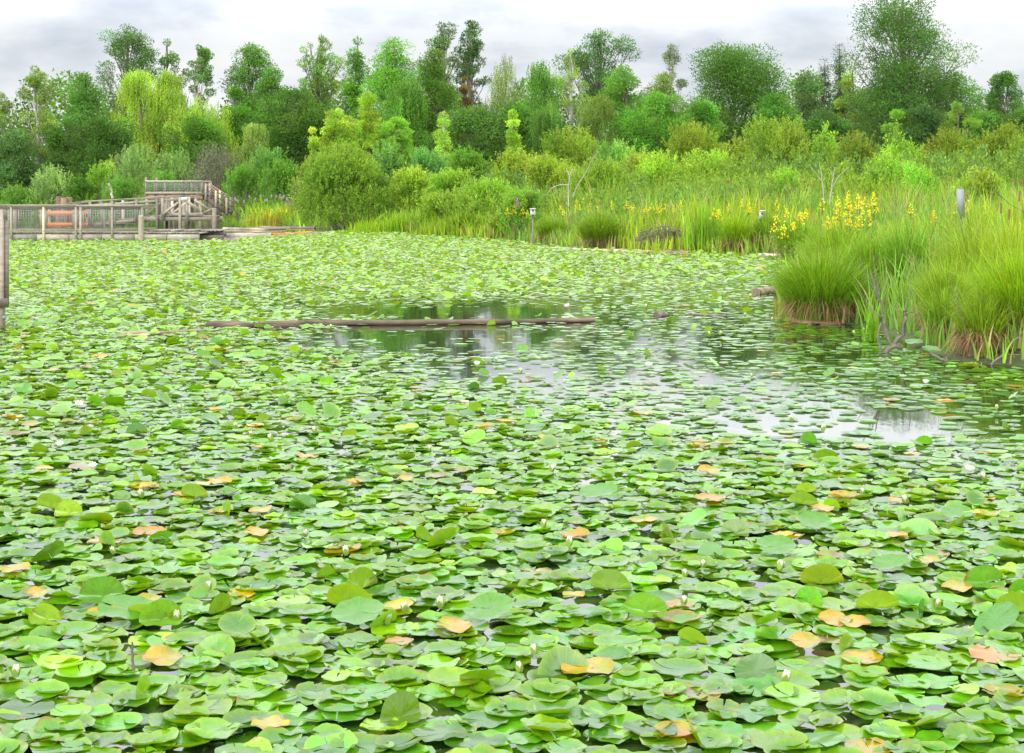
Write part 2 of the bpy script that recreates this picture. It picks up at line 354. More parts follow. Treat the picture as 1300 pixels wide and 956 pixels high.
PADS = cat_(PADS, hP); R_ = cat_(R_, [h[2]*(.62 if h[3] == 'old' else .84) for h in HAND]); rot = cat_(rot, RS.choice([0, PI], hn)+RS.uniform(-.5, .5, hn)+0.0)
tdir = cat_(tdir, np.full(hn, PI/2)+RS.uniform(-.6, .6, hn)); tilt = cat_(tilt, htilt); fold = cat_(fold, hfold)
cup = cat_(cup, np.full(hn, .08)); wav = cat_(wav, [(.10 if k == 'old' else .04) for k in hk]); kw = cat_(kw, np.full(hn, 3)); ph = cat_(ph, RS.uniform(0, 6, hn))
zz = cat_(zz, [(.05 if k != 'lift' else .085) for k in hk]); tintP = np.concatenate([tintP[~near_hand], np.array([h[4] for h in HAND])])
state = cat_(state, [{'old': 1, 'up2': 2}.get(k, 5 if k == 'up' else 6) for k in hk]); lifted = cat_(lifted, [k == 'lift' for k in hk]); nP = len(PADS)
pd = PADS[:, 1]; ppx, ppy = topx(PADS[:, 0], pd)
def pad_verts(idx, nr, ns):
    n = len(idx)
    notch = .03+.09*((rot[idx]*7.3) % 1)**2
    th = notch[:, None]+(2*PI-2*notch[:, None])*np.linspace(0, 1, ns+1)[None]
    rr = np.concatenate([[.02], np.linspace(0, 1, nr+1)[1:]**.8])
    r = rr[None, :, None]; t = th[:, None, :]
    edge = 1+.014*np.sin(5*t+ph[idx][:, None, None])+.04*np.sin(2*t+ph[idx][:, None, None]*3)
    # leaf lobes taper slightly into the cleft
    edge = edge*(1-.10*np.exp(-np.minimum(t, 2*PI-t)**2*9))
    U = r*np.cos(t)*edge*1.08; W = r*np.sin(t)*edge*.97
    Z = cup[idx][:, None, None]*(r**3.6)+wav[idx][:, None, None]*np.sin(kw[idx][:, None, None]*t+ph[idx][:, None, None])*r**2.4+.03*np.sin(9*t+ph[idx][:, None, None]*2)*r**5*(wav[idx][:, None, None] > .03)
    Z = Z+.020*np.sin(U*5.5+ph[idx][:, None, None]*4)*np.cos(W*4.5+ph[idx][:, None, None]*2.3)*r
    rimd = (ph[idx][:, None, None] > 3.6)*.14*np.clip(np.cos(t-ph[idx][:, None, None]*2), 0, 1)**3*r**4   # a turned-up stretch of rim
    Z = Z+rimd*(cup[idx][:, None, None] > .05)
    uvx = np.broadcast_to(U, Z.shape); uvy = np.broadcast_to(W, Z.shape)
    # fold: one half of the leaf swings up about the midrib
    f = fold[idx][:, None, None]; k = np.clip(W/.25, 0, 1)*f
    W2 = np.where(W > 0, W*np.cos(k)+0, W); Z2 = np.where(W > 0, Z*np.cos(k)+W*np.sin(k), Z)
    X, Y, Zl = U*R_[idx][:, None, None], W2*R_[idx][:, None, None], Z2*R_[idx][:, None, None]
    c, s = np.cos(rot[idx])[:, None, None], np.sin(rot[idx])[:, None, None]
    X, Y = X*c-Y*s, X*s+Y*c
    tx, ty = np.cos(tdir[idx])[:, None, None], np.sin(tdir[idx])[:, None, None]
    a = X*tx+Y*ty; sa, ca = np.sin(tilt[idx])[:, None, None], np.cos(tilt[idx])[:, None, None]
    a2 = a*ca-Zl*sa; Z3 = a*sa+Zl*ca
    X = X+(a2-a)*tx; Y = Y+(a2-a)*ty
    V = np.stack([X, Y, Z3], -1)
    low = V[..., 2].reshape(n, -1).min(1); zb = np.maximum(zz[idx], -low*.72+.004)          # most of the rim stays above the water
    m = ns+1; i = (np.arange(nr)[:, None]*m+np.arange(ns)[None]).ravel()
    q = np.stack([i, i+m, i+m+1, i+1], 1)
    uv = np.stack([uvx, uvy], -1).reshape(n, -1, 2)
    # ageing leaves fade in sectors from green through yellow to brown
    ag = ((state[idx] > 0) & (state[idx] < 4))[:, None, None]; q_ = ph[idx][:, None, None]
    g1 = np.clip(.5+.9*np.sin(t+q_*2)*r+.5*np.sin(3*t-q_)*r-.15, 0, 1)*ag
    b1 = np.clip((r-.72)*4+.8*np.sin(4*t+q_*5)+.4*np.sin(11*t+q_), 0, 1)*ag*np.clip(r*1.5-.5, 0, 1)
    # paler or yellower rim on some leaves
    tt = np.broadcast_to(tintP[idx][:, None, None, :], V.shape).copy()
    rim = (rr[None, :, None, None]**4)*((cup[idx] > .08)[:, None, None, None]*.5)
    tt = tt*(1-rim)+rim*np.array([.28, .42, .004])
    tt = tt*(1-.75*g1[..., None])+.75*g1[..., None]*np.array([.26, .34, .01]); tt = tt*(1-.5*b1[..., None])+.5*b1[..., None]*np.array([.30, .13, .004])
    return V.reshape(n, -1, 3), q, uv, tt.reshape(n, -1, 3), zb
inframe = (ppx > 4) & (ppx < 1296) & (ppy < 950) & (ppy > 240)
score = np.where(inframe, R_/pd, 0); score[-hn:] *= 1.6
order = np.argsort(-score); solo = order[:300]
is_solo = np.zeros(nP, bool); is_solo[solo] = True
def side(px):
    return ['far left', 'left', 'centre left', 'centre', 'centre right', 'right', 'far right'][int(np.clip(px//186, 0, 6))]
def build_pads():
    V, q, uv, T, zb = pad_verts(solo, 5, 32)
    mid = T.shape[1]
    for k, i in enumerate(solo):
        me = mesh_np('lily_pad', V[k], q, M_PAD, T[k], uv[k], smooth=True)
        o = link('lily_pad', me, None, (float(PADS[i, 0]), float(PADS[i, 1]), float(zb[k])))
        st = state[i]; px, py = ppx[i], ppy[i]
        row = 'nearest' if py > 880 else ('foreground' if py > 800 else 'mid-foreground')
        tone = {0: ['bright green', 'deep green', 'lime green', 'blue-green', 'yellow-green'][int(ci_all[i])], 1: 'yellowed', 2: 'orange', 3: 'withered brown', 4: 'yellow-green', 5: 'folded upright green', 6: 'raised deep green'}[int(st)]
        shape = 'half-folded' if (fold[i] > .5 and st != 5) else ('tilted' if lifted[i] else ('wavy-edged' if wav[i] > .06 else 'flat'))
        if st in (5, 6): shape = 'glossy'
        tag(o, '%s %s lily pad in the %s row, %s' % (shape, tone, row, side(px)), 'lily pad', 'lily pads floating in the foreground')
    Vs, Qs, Us, Ts, n = [], [], [], [], 0
    rest = ~is_solo
    for m, nr, ns in ((rest & (pd < 12), 4, 26), (rest & (pd >= 12) & (pd < 25), 3, 16), (rest & (pd >= 25), 2, 10)):
        idx = np.nonzero(m)[0]
        V, q, uv, T, zb = pad_verts(idx, nr, ns)
        V = V.copy(); V[:, :, 0] += PADS[idx, 0][:, None]; V[:, :, 1] += PADS[idx, 1][:, None]; V[:, :, 2] += zb[:, None]
        nv = V.shape[1]; Q = q[None]+(np.arange(len(idx))*nv)[:, None, None]+n; n += nv*len(idx)
        Vs.append(V.reshape(-1, 3)); Qs.append(Q.reshape(-1, 4)); Us.append(uv.reshape(-1, 2)); Ts.append(T.reshape(-1, 3))
    me = mesh_np('lily_pad_cover', np.concatenate(Vs), np.concatenate(Qs), M_PAD, np.concatenate(Ts), np.concatenate(Us), smooth=True)
    tag(link('lily_pad_cover', me), 'crowded green lily pads covering the pond out to the far bank', 'lily pads', kind='stuff')
ci_all = np.concatenate([ci[~near_hand], np.zeros(hn, int)])
print('PADS', nP); build_pads()

# water lily flowers and buds
def petal_ring(mb, n, r0, L, W, up, T, z0=0, off=0.0, segs=3):
    for k in range(n):
        a = 2*PI*k/n+off; d = np.array([math.cos(a), math.sin(a), 0]); s_ = np.array([-math.sin(a), math.cos(a), 0])
        V = []
        for i in range(segs+1):
            t = i/segs; ang = up+(PI/2-up)*.55*t*.6
            c = d*(r0+L*t*math.cos(ang))+np.array([0, 0, z0+L*t*math.sin(ang)]); w = W*math.sin(PI*(.12+.86*t)**.9)*.5+.001
            V += [c-s_*w+d*w*.0, c+s_*w]
        mb.add(V, [[2*i, 2*i+1, 2*i+3, 2*i+2] for i in range(segs)], T)
M_PETAL = leaf_material('petals', .5, .25, .3, (1, 1, 1))
def lily_proto(openness):
    T1 = (.82, .84, .70) if openness < .5 else (.86, .86, .80)
    root = bpy.data.objects.new('water_lily_bud' if openness < .5 else 'water_lily_flower', None)
    mb = MB()
    if openness < .5:
        petal_ring(mb, 5, .006, .058, .030, 1.35, T1); petal_ring(mb, 4, .003, .056, .028, 1.45, (.86, .85, .60), 0, .5)
        c = MB(); petal_ring(c, 4, .012, .050, .030, 1.28, (.26, .38, .06), -.004, .3)
        parts = [('petals', mb, M_PETAL), ('sepals', c, M_PETAL)]
    else:
        petal_ring(mb, 9, .008, .062, .030, .55, T1); petal_ring(mb, 8, .006, .055, .026, .9, T1, .004, .3)
        c = MB(); petal_ring(c, 9, .001, .028, .008, 1.25, (.85, .62, .05), .006, .1)
        parts = [('petals', mb, M_PETAL), ('stamens', c, M_PETAL)]
    return root, parts
protos = []
for k in (0, 1):
    r, parts = lily_proto(k); protos.append((r.name, [(nm, mesh_np(nm, np.concatenate(m.V), np.concatenate(m.Q), mt, np.concatenate(m.T))) for nm, m, mt in parts]))
FL = [(722, 693), (893, 722, ), (66, 785), (513, 778), (1095, 628), (660, 855), (1190, 770), (440, 705), (490, 790), (145, 705), (388, 680), (180, 630), (225, 788), (820, 770), (868, 768), (990, 725), (1055, 735),
      (995, 865), (870, 732), (690, 672), (560, 770), (1280, 765), (680, 830), (20, 862), (265, 750), (1230, 600), (1150, 640), (700, 600), (300, 545), (228, 520), (75, 568), (20, 540), (128, 452), (30, 445), (82, 440),
      (100, 515), (320, 555), (345, 560), (400, 550), (890, 495), (605, 465), (630, 458), (642, 482), (955, 480), (1265, 520), (1175, 487), (1085, 425), (1095, 420), (945, 402), (980, 408), (720, 390), (660, 375), (1250, 610)]
fl = [(a[0], a[1], 0 if (i % 5 or a[1] > 640) else 1) for i, a in enumerate(FL)]
for i in range(55):
    d = RS.uniform(8, 45)*K; px = RS.uniform(10, 1290); py = HY+F*H/d
    x, y = S(px, py)
    if shore_dist(x, y)[0] < -.3 and not (430 < px < 720 and 380 < py < 450): fl.append((px, py, 1 if RS.rand() < .2 else 0))
for px, py, k in fl:
    x, y = S(px, py, .04); nm, parts = protos[k]
    zone = 'near foreground' if py > 700 else ('middle of the pond' if py > 430 else 'far part of the pond')
    lab = '%s %s, %s side' % ('closed white lily bud between pads in the' if k == 0 else 'open white lily flower with yellow centre in the', zone, 'left' if px < 430 else ('right' if px > 870 else 'middle'))
    e = empty(nm, (x, y, .035+.02*RS.rand()), lab, 'water lily', 'water lily flowers and buds among the pads')
    e.rotation_euler = (RS.uniform(-.4, .4), RS.uniform(-.4, .4), RS.uniform(0, 6)); s_ = RS.uniform(.65, 1.0)*(1.25 if y > 20 else 1); e.scale = (s_, s_, s_)
    for pn, me in parts: link(pn, me, e)

# ------------------------------------------------------------------ woody plants
def leafc(t, m, cap=.68):
    t = np.array(t)*m
    if t[0] > t[1]*1.15: return tuple(t*[.75, .9, 1])          # russet leaves keep their own hue
    t[1] = .40+(t[1]-.40)*.7 if t[1] > .40 else t[1]; t[0] = min(max(t[0], .43*t[1]), cap*t[1]); t[2] = max(t[2], .12*t[1]); return tuple(t)
def curve(a, b, sag, k=6, rs=RS):
    t = np.linspace(0, 1, k)[:, None]; a = np.asarray(a, float); b = np.asarray(b, float)
    m = (a+b)/2+np.asarray(sag); L = np.linalg.norm(b-a)
    return (1-t)**2*a+2*t*(1-t)*m+t**2*b+np.concatenate([np.zeros((1, 3)), rs.normal(0, .012*L, (k-2, 3)), np.zeros((1, 3))])
PROF = {
    'round': lambda t: np.sqrt(np.clip(1-(2*t-1)**2, 0, 1))**.8,
    'column': lambda t: np.clip(1-(2*t-1)**4, 0, 1)**.6*(1-.45*t),
    'cone': lambda t: (1-t)**.75*np.clip(t*9+.35, 0, 1),
    'vase': lambda t: np.clip(.35+1.1*t, 0, 1)*np.sqrt(np.clip(1-t**4, 0, 1)),
    'egg': lambda t: np.sqrt(np.clip(1-(2*t**.8-1)**2, 0, 1))**.7*(1-.25*t),
}
def tree(px, ytop, wpx, d, label, tint, kind='broad', prof='round', crown0=.15, clumps=46, leafn=14000, leaf=.26, lean=0., bark=None, name='broadleaf_tree', cat='tree', group='trees along the far side of the marsh', ratio=.52, bright=1., seed=None, yspread=.8):
    rs = np.random.RandomState(seed if seed is not None else int(px*13+ytop*7+d*3) % 99991); d = d*K
    wpx = wpx*(1.32 if prof != 'cone' else 1.1); leafn = int(leafn*1.35); clumps = int(clumps*1.15); tint = leafc(tint, (2.3, 2.1, 1.5)); leafn = int(leafn*1.6); leaf = leaf*.78
    X = (px-CX)/F*d; g = gz1(X, d); top = H+(HY-ytop)*d/F; Ht = top-g; R = wpx*d/F/2
    base = np.array([X, d, g]); bark = bark or M_BARK
    tr = MB(); tm = MB()
    apex = np.array([lean*Ht, 0, Ht*.96])
    tp = curve((0, 0, -.15), apex, (rs.normal(0, .02)*Ht, 0, 0), 9, rs)
    r0 = .016*Ht+.05
    tr.tube(tp, r0, .02*Ht*.2, 8, power=.8)
    def trunk_at(t):
        i = np.clip(t, 0, 1)*(len(tp)-1); k = int(min(i, len(tp)-2)); return tp[k]*(1-(i-k))+tp[k+1]*(i-k)
    z0 = crown0*Ht; ch = Ht-z0
    f0 = PROF[prof]; f = (lambda t: np.maximum(f0(t), np.where(np.asarray(t) < .55, .78, 0))) if (prof != 'cone' and crown0 < .25) else f0; C = []; RC = []
    tries = 0
    clumps = int(clumps*(1.5 if kind == 'broad' else 1)); rc0 = {'broad': .135, 'sparse': .085, 'weep': .14, 'feather': .10}.get(kind, .15)*2*R*(1 if R < ch else ch/R)
    rc0 = max(rc0, .35)
    qa, qb, qc = rs.uniform(0, 6, 3); clumps = int(clumps*(1.25 if kind == 'sparse' else 1)); t_ = rs.uniform(0, 1, clumps*4); keep = rs.rand(clumps*4) < f(t_)+.12; t_ = t_[keep][:clumps]
    lim = (R-.55*rc0)
    for t in t_:
        a = rs.uniform(0, 2*PI); w1, w2 = (.30, .26) if kind == 'sparse' else (.20, .18); lob = .86-w1*.5+w1*math.sin(a*2+qa+t*5)+w2*math.sin(t*13+qb+a); rad = lim*float(f(t))*math.sqrt(rs.uniform(.2, 1))*min(lob, 1.08); rcl = rc0*rs.uniform(.6, 1.45)
        C.append([rad*math.cos(a)+lean*(z0+ch*t), rad*math.sin(a)*yspread, z0+ch*t*.97]); RC.append(rcl)
    C = np.array(C); RC = np.array(RC); top_over = C[:, 2]+RC*.7 > Ht; C[top_over, 2] = Ht-RC[top_over]*.7
    # one clump marks the very top
    C = np.concatenate([C, [[apex[0], 0, Ht-rc0*.55]]]); RC = np.append(RC, rc0*.75)
    for c, rcl in zip(C, RC):
        s0 = max(.06, (c[2]-.35*np.hypot(c[0], c[1])-rs.uniform(.05, .2)*Ht)/Ht); st = trunk_at(s0)
        tr.tube(curve(st, c+[0, 0, rcl*.3], (0, 0, -.08*Ht*rs.rand()), 5, rs), r0*.32*(1-s0*.6), .02, 4)
        if kind == 'sparse':
            for q in range(4):
                tr.tube(curve(c*.75+st*.25, c+unit(rs.normal(0, 1, 3))*rcl*.8, (0, 0, 0), 3, rs), .03, .012, 3)
    vol = RC**2; cnt = np.maximum(8, (leafn*vol/vol.sum())).astype(int)
    ctint = jit(np.array(tint)*bright, len(C), .20, rs)
    Pl, Dl, Tl, Ll = [], [], [], []
    for c, rcl, n, ct in zip(C, RC, cnt, ctint):
        if kind == 'weep':
            ns = max(3, n//12); s_ = unit(rs.normal(0, 1, (ns, 3)))*rcl*rs.uniform(.5, 1.1, (ns, 1)); s_[:, 2] = np.abs(s_[:, 2])*.8
            ln = rs.uniform(.9, 2.3, ns)*min(1.3, Ht/9); k = np.arange(12)[None, :]/12.*ln[:, None]
            p = c+s_[:, None, :]+np.stack([rs.normal(0, .05, k.shape)+k*rs.normal(0, .05, (ns, 1)), rs.normal(0, .05, k.shape), -k], -1)
            p = p.reshape(-1, 3); D = np.concatenate([rs.normal(0, .35, (len(p), 2)), -np.ones((len(p), 1))], 1)
            p = p[p[:, 2] > .2]; D = D[:len(p)]; tt = jit(ct, len(p), .16, rs); L = np.full(len(p), leaf*1.05)
        elif kind == 'conifer':
            p = c+rs.normal(0, 1, (n, 3))*[rcl*.75, rcl*.75, rcl*.5]; D = np.concatenate([(p-c)[:, :2]+c[:2]*.8, -.25*np.ones((n, 1))*rcl], 1); tt = jit(ct, n, .18, rs); L = np.full(n, leaf)
        else:
            v = unit(rs.normal(0, 1, (n, 3))); rad = rs.uniform(.25, 1.08, (n, 1))**(.55)
            # rough edge: the shell swells and thins with direction
            wob = 1+.18*np.sin(v[:, :1]*5+c[0]*3)*np.cos(v[:, 1:2]*4+c[2])+.12*np.sin(v[:, 2:]*7+c[1])
            p = c+v*rad*wob*rcl*[1, 1, .78]; D = v+rs.normal(0, .7, (n, 3))+[0, 0, .15 if kind != 'feather' else .9]; tt = jit(ct, n, .13, rs); L = leaf*rs.uniform(.7, 1.25, n)
            if kind == 'sparse': kk = rs.rand(n) < .85; p, D, tt, L = p[kk], D[kk], tt[kk], L[kk]
        Pl.append(p); Dl.append(D); Tl.append(tt); Ll.append(L)
    P = np.concatenate(Pl); D = np.concatenate(Dl); T = np.concatenate(Tl); L = np.concatenate(Ll)
    V, Q, TT = leaves(P, D, L, L*ratio, T, rs)
    e = empty(name, base, label, cat, group)
    tr.build('trunk', bark, e)
    o = link('crown', mesh_np('crown', V, Q, M_LEAF, TT), e)
    return e

def shrub(px, ytop, wpx, d, label, tint, ybase=None, leafn=9000, leaf=.15, shoot=.8, group='willow shrubs behind the reeds', name='willow_shrub', tipc=None, spread=.5, stemc=None, seed=None, depth=.8, bare=False, cat='shrub'):
    """a dome of upright leafy shoots on several stems"""
    rs = np.random.RandomState(seed if seed is not None else int(px*17+ytop*5+d) % 99991); d = d*K
    tint = leafc(tint, (1.65, 1.75, 1.4)); tipc = None if tipc is None else leafc(tipc, (1.1, 1.3, 1.3))
    X = (px-CX)/F*d; g = gz1(X, d); top = H+(HY-ytop)*d/F; Ht = top-g; R = wpx*d/F/2
    ns = max(30, leafn//22)
    # lobes make the dome uneven
    nl = 9; la = rs.uniform(0, 2*PI, nl); lr = rs.uniform(.15, .62, nl); LC = np.stack([lr*R*np.cos(la), lr*R*np.sin(la)*depth, rs.uniform(.35, .72, nl)*Ht], 1); LR = rs.uniform(.3, .5, nl)
    LC[0] = [0, 0, Ht*.55]; LR[0] = .55
    k = rs.randint(0, nl, ns); v = unit(rs.normal(0, 1, (ns, 3))); v[:, 2] = np.where(rs.rand(ns) < .8, np.abs(v[:, 2]), v[:, 2]*.7)
    rad = rs.uniform(.15, 1, (ns, 1))**.5
    base = LC[k]+v*rad*np.stack([LR[k]*R, LR[k]*R*depth, LR[k]*Ht*.72], 1)
    over = np.hypot(base[:, 0], base[:, 1]/depth) > R*.96; base[over, :2] *= .9
    base[:, 2] = np.clip(base[:, 2], .05, Ht-shoot*.55)
    low = rs.rand(ns) < .22; a = rs.uniform(0, 2*PI, ns); base[low] = np.stack([R*.85*np.cos(a[low]), R*.85*depth*np.sin(a[low]), rs.uniform(.05, .45, low.sum())*Ht], 1)
    sd_ = unit(v*spread+rs.normal(0, .22, (ns, 3))+[0, 0, 1.]); sl = shoot*rs.uniform(.5, 1.15, ns)
    m = 22 if not bare else 3
    t = rs.rand(ns, m); p = base[:, None]+sd_[:, None]*(sl[:, None]*t)[..., None]+rs.normal(0, .045*shoot, (ns, m, 3))
    D = sd_[:, None]*.9+rs.normal(0, .55, (ns, m, 3))
    lt = jit(tint, nl, .2, rs)[k]; tip = np.array(tipc if tipc is not None else np.array(tint)*[1.5, 1.3, 1.0])
    T = lt[:, None]*(1-.55*t[..., None]**2)+tip*(.55*t[..., None]**2); T = T*np.exp(rs.normal(0, .2, (ns, m, 1)))
    P = p.reshape(-1, 3); V, Q, TT = leaves(P, D.reshape(-1, 3), leaf*rs.uniform(.7, 1.3, len(P)), leaf*.42, T.reshape(-1, 3), rs)
    e = empty(name, (X, d, g), label, cat, group)
    st = MB(); c = stemc or M_DEAD
    for i in range(16 if not bare else 46):
        j = rs.randint(ns); st.tube(curve(rs.normal(0, .12*R, 3)*[1, 1, 0], base[j]+sd_[j]*.5, (0, 0, -.15*Ht), 5, rs), .035, .012, 4)
    if bare:
        tw = rs.choice(ns, min(ns, 600), replace=False)
        for j in tw: st.tube(np.stack([base[j], base[j]+sd_[j]*sl[j]*.5+rs.normal(0, .03, 3), base[j]+sd_[j]*sl[j]*1.1]), .012, .006, 3)
    st.build('stems', c, e)
    link('foliage', mesh_np('foliage', V, Q, M_LEAF, TT), e)
    return e

G_DARK = (.030, .085, .018); G_MID = (.060, .150, .022); G_BRI = (.095, .215, .020); G_YEL = (.200, .290, .016); G_BLU = (.055, .125, .050); G_OLV = (.110, .145, .030); G_GREY = (.130, .205, .085); G_GOLD = (.175, .225, .018)
VT = 'poplar_tree'
T_ = tree
# --- left group
T_(2, 118, 46, 118, 'thin pale birch standing at the far left edge of the wood', G_OLV, 'sparse', 'egg', .1, 34, 5000, .22, bark=M_BIRCH, name='birch_tree')
T_(55, 84, 66, 112, 'slender birch with a white leaning trunk above the left railing', (.10, .17, .035), 'sparse', 'egg', .14, 46, 8000, .22, lean=-.06, bark=M_BIRCH, name='birch_tree')
T_(20, 165, 60, 110, 'low dark bluish tree at the left edge below the thin birch', G_BLU, 'broad', 'round', .05, 36, 9000)
T_(84, 150, 60, 108, 'dark green tree right of the leaning birch trunk', G_DARK, 'broad', 'round', .05, 40, 11000)
T_(108, 92, 64, 122, 'mid green round-topped tree between leaning birch and tall poplar', (.055, .14, .035), 'broad', 'egg', .1, 50, 13000)
T_(130, 150, 80, 106, 'very dark leafy tree low under the first yellow-green willow', G_DARK, 'broad', 'round', .04, 40, 12000)
T_(160, 30, 92, 128, 'tallest open-crowned poplar of the left group with bare limbs showing', (.040, .105, .022), 'sparse', 'vase', .35, 40, 6500, .26, bark=M_BARK, name=VT)
T_(204, 50, 62, 128, 'open poplar top leaning right of the tallest left poplar', (.045, .11, .025), 'sparse', 'vase', .4, 26, 4000, .25, lean=.04, bark=M_BARK, name=VT)
T_(178, 86, 70, 116, 'yellow-green weeping willow with an olive tint beneath the left poplars', (.17, .25, .018), 'weep', 'round', .1, 60, 15000, .24, name='willow_tree')
T_(212, 88, 60, 115, 'olive drooping willow just right of the yellow-green weeping one', (.18, .20, .030), 'weep', 'round', .2, 50, 12000, .24, name='willow_tree')
T_(255, 118, 90, 114, 'broad lime-green willow right of the olive drooping willow', (.13, .23, .015), 'weep', 'round', .1, 56, 15000, .24, name='willow_tree')
T_(252, 57, 46, 124, 'small tufted poplar top rising alone above the lime-green willow', (.05, .12, .03), 'sparse', 'round', .55, 22, 3500, .25, bark=M_BIRCH, name=VT)
T_(245, 150, 80, 108, 'dark green tree under the tufted poplar top', (.045, .12, .018), 'broad', 'round', .05, 40, 12000)
# --- centre left
T_(318, 57, 68, 124, 'tall dark poplar with a ragged top left of centre', (.050, .125, .030), 'broad', 'egg', .15, 56, 12000, name=VT)
T_(298, 110, 50, 118, 'slim dark tree tucked left of the ragged poplar', G_MID, 'broad', 'egg', .1, 36, 8000)
T_(345, 85, 56, 120, 'green tree filling the gap right of the ragged poplar', (.055, .14, .028), 'broad', 'egg', .1, 44, 10000)
T_(325, 155, 46, 104, 'pale olive weeping birch low in front of the ragged poplar', (.17, .20, .06), 'weep', 'round', .1, 34, 7000, .2, name='birch_tree')
T_(372, 112, 96, 112, 'wide very dark green alder below the pointed pale poplar', (.030, .095, .018), 'broad', 'round', .04, 60, 18000)
T_(408, 45, 62, 126, 'pale green open poplar with upswept branches left of the columnar poplars', (.085, .17, .040), 'sparse', 'vase', .3, 50, 7500, .24, bark=M_BARK, name=VT)
T_(454, 48, 44, 122, 'narrow poplar column beside the bright broad poplar', (.060, .15, .025), 'broad', 'column', .1, 44, 9000, name=VT)
T_(500, 50, 84, 118, 'broad bright green poplar with a peaked top', (.075, .19, .020), 'broad', 'egg', .08, 66, 19000, name=VT)
T_(516, 98, 60, 110, 'dark weeping tree hanging in front of the bright broad poplar', (.045, .135, .025), 'weep', 'round', .05, 56, 13000, .24, name='willow_tree')
T_(552, 62, 62, 120, 'olive green domed tree right of the bright broad poplar', (.065, .145, .030), 'broad', 'egg', .06, 54, 14000)
T_(560, 28, 66, 130, 'open airy poplar, left one of the tall pair in the centre', (.045, .10, .030), 'sparse', 'round', .45, 36, 5500, .25, bark=M_BARK, name=VT)
T_(597, 26, 58, 129, 'open airy poplar, right one of the tall pair in the centre', (.040, .095, .030), 'sparse', 'egg', .3, 44, 7500, .25, bark=M_BARK, name=VT)
T_(590, 98, 26, 121, 'tree with rusty brown leaves below the tall airy pair', (.13, .085, .030), 'sparse', 'round', .25, 26, 4500)
T_(600, 135, 90, 112, 'dark olive tree under the tall airy pair', (.050, .115, .030), 'broad', 'round', .04, 50, 15000)
T_(642, 66, 62, 119, 'pale drooping birch right of the tall airy pair', (.095, .155, .050), 'weep', 'egg', .1, 56, 12000, .2, bark=M_BIRCH, name='birch_tree')
T_(655, 130, 56, 112, 'green tree below the pale drooping birch', (.055, .13, .028), 'broad', 'round', .04, 40, 10000)
T_(690, 74, 70, 117, 'mid green weeping birch with layered branches left of the tall elm', (.060, .15, .028), 'weep', 'egg', .1, 56, 13000, .24, name='birch_tree')
T_(724, 62, 52, 123, 'yellow-tinged slim birch left of the tall elm', (.13, .19, .045), 'sparse', 'egg', .2, 36, 5500, .22, bark=M_BIRCH, name='birch_tree')
T_(700, 125, 70, 109, 'dark weeping birch low in front of the layered one', (.045, .12, .025), 'weep', 'round', .05, 44, 11000, .22, name='birch_tree')
T_(760, 36, 88, 128, 'tall elm with a wide airy crown right of centre', (.045, .115, .035), 'sparse', 'vase', .4, 52, 8500, .26, bark=M_BARK, name='elm_tree')
T_(792, 84, 66, 119, 'rounded green tree at the foot of the tall elm', (.055, .155, .022), 'broad', 'round', .06, 48, 13000)
T_(758, 118, 72, 110, 'olive weeping tree in front of the tall elm', (.075, .135, .032), 'weep', 'round', .05, 48, 12000, .22, name='willow_tree')
T_(835, 118, 76, 110, 'bright green full tree left of the huge round maple', (.060, .170, .022), 'broad', 'round', .05, 50, 14000)
T_(842, 92, 60, 119, 'paler olive tree behind the bright green full one', (.085, .140, .035), 'broad', 'round', .1, 40, 9000)
T_(852, 56, 50, 127, 'thin half-bare poplar with a pale trunk left of the huge maple', (.070, .110, .060), 'sparse', 'egg', .5, 30, 3600, .2, bark=M_BIRCH, name=VT)
T_(935, 58, 128, 112, 'huge dense round deep green maple right of centre', (.040, .150, .032), 'broad', 'round', .03, 95, 32000, name='maple_tree', bright=.8)
T_(890, 128, 60, 105, 'green leafy tree at the left foot of the huge maple', (.045, .150, .030), 'broad', 'round', .03, 40, 11000)
T_(985, 118, 60, 108, 'green tree at the right foot of the huge maple', (.045, .135, .030), 'broad', 'round', .03, 40, 11000)
T_(1022, 88, 62, 122, 'dusky bluish tree between the huge maple and the spruces', (.050, .105, .045), 'broad', 'egg', .05, 50, 12000)
T_(1066, 54, 30, 126, 'pointed dark spruce just left of the giant cottonwood', (.030, .065, .035), 'conifer', 'cone', .05, 150, 9000, .2, name='spruce_tree')
T_(1047, 74, 18, 127, 'small slim spruce tip left of the pointed spruce', (.030, .060, .040), 'conifer', 'cone', .05, 100, 5000, .2, name='spruce_tree')
T_(1082, 84, 56, 114, 'pale yellowish-green tree in front of the pointed spruce', (.105, .175, .040), 'sparse', 'egg', .05, 56, 11000, .22)
T_(1050, 140, 70, 108, 'dark green tree low below the small spruce tip', (.045, .115, .030), 'broad', 'round', .03, 40, 11000)
T_(1146, -16, 168, 110, 'giant cottonwood reaching out of the top of the frame', (.045, .110, .030), 'sparse', 'egg', .12, 105, 25000, .27, name='cottonwood_tree', bark=M_BARK)
T_(1150, 75, 100, 108, 'dense lower green tree inside the giant cottonwood outline', (.035, .100, .025), 'broad', 'round', .05, 60, 15000)
T_(1140, 140, 60, 98, 'lime green young tree at the foot of the giant cottonwood', (.100, .210, .020), 'sparse', 'round', .03, 36, 8000, .2)
T_(1172, 135, 54, 98, 'dark green bushy tree right of the lime green young tree', (.030, .085, .030), 'broad', 'round', .03, 36, 9000)
T_(1212, 92, 66, 113, 'soft green tree right of the giant cottonwood', (.070, .160, .035), 'broad', 'round', .05, 48, 12000)
T_(1215, 130, 60, 100, 'yellowish green tree in front of the soft green one', (.090, .180, .025), 'sparse', 'round', .03, 40, 9000, .2)
T_(1278, 92, 78, 113, 'dark green spreading tree at the right edge of the wood', (.040, .120, .030), 'sparse', 'round', .05, 70, 15000, .26)
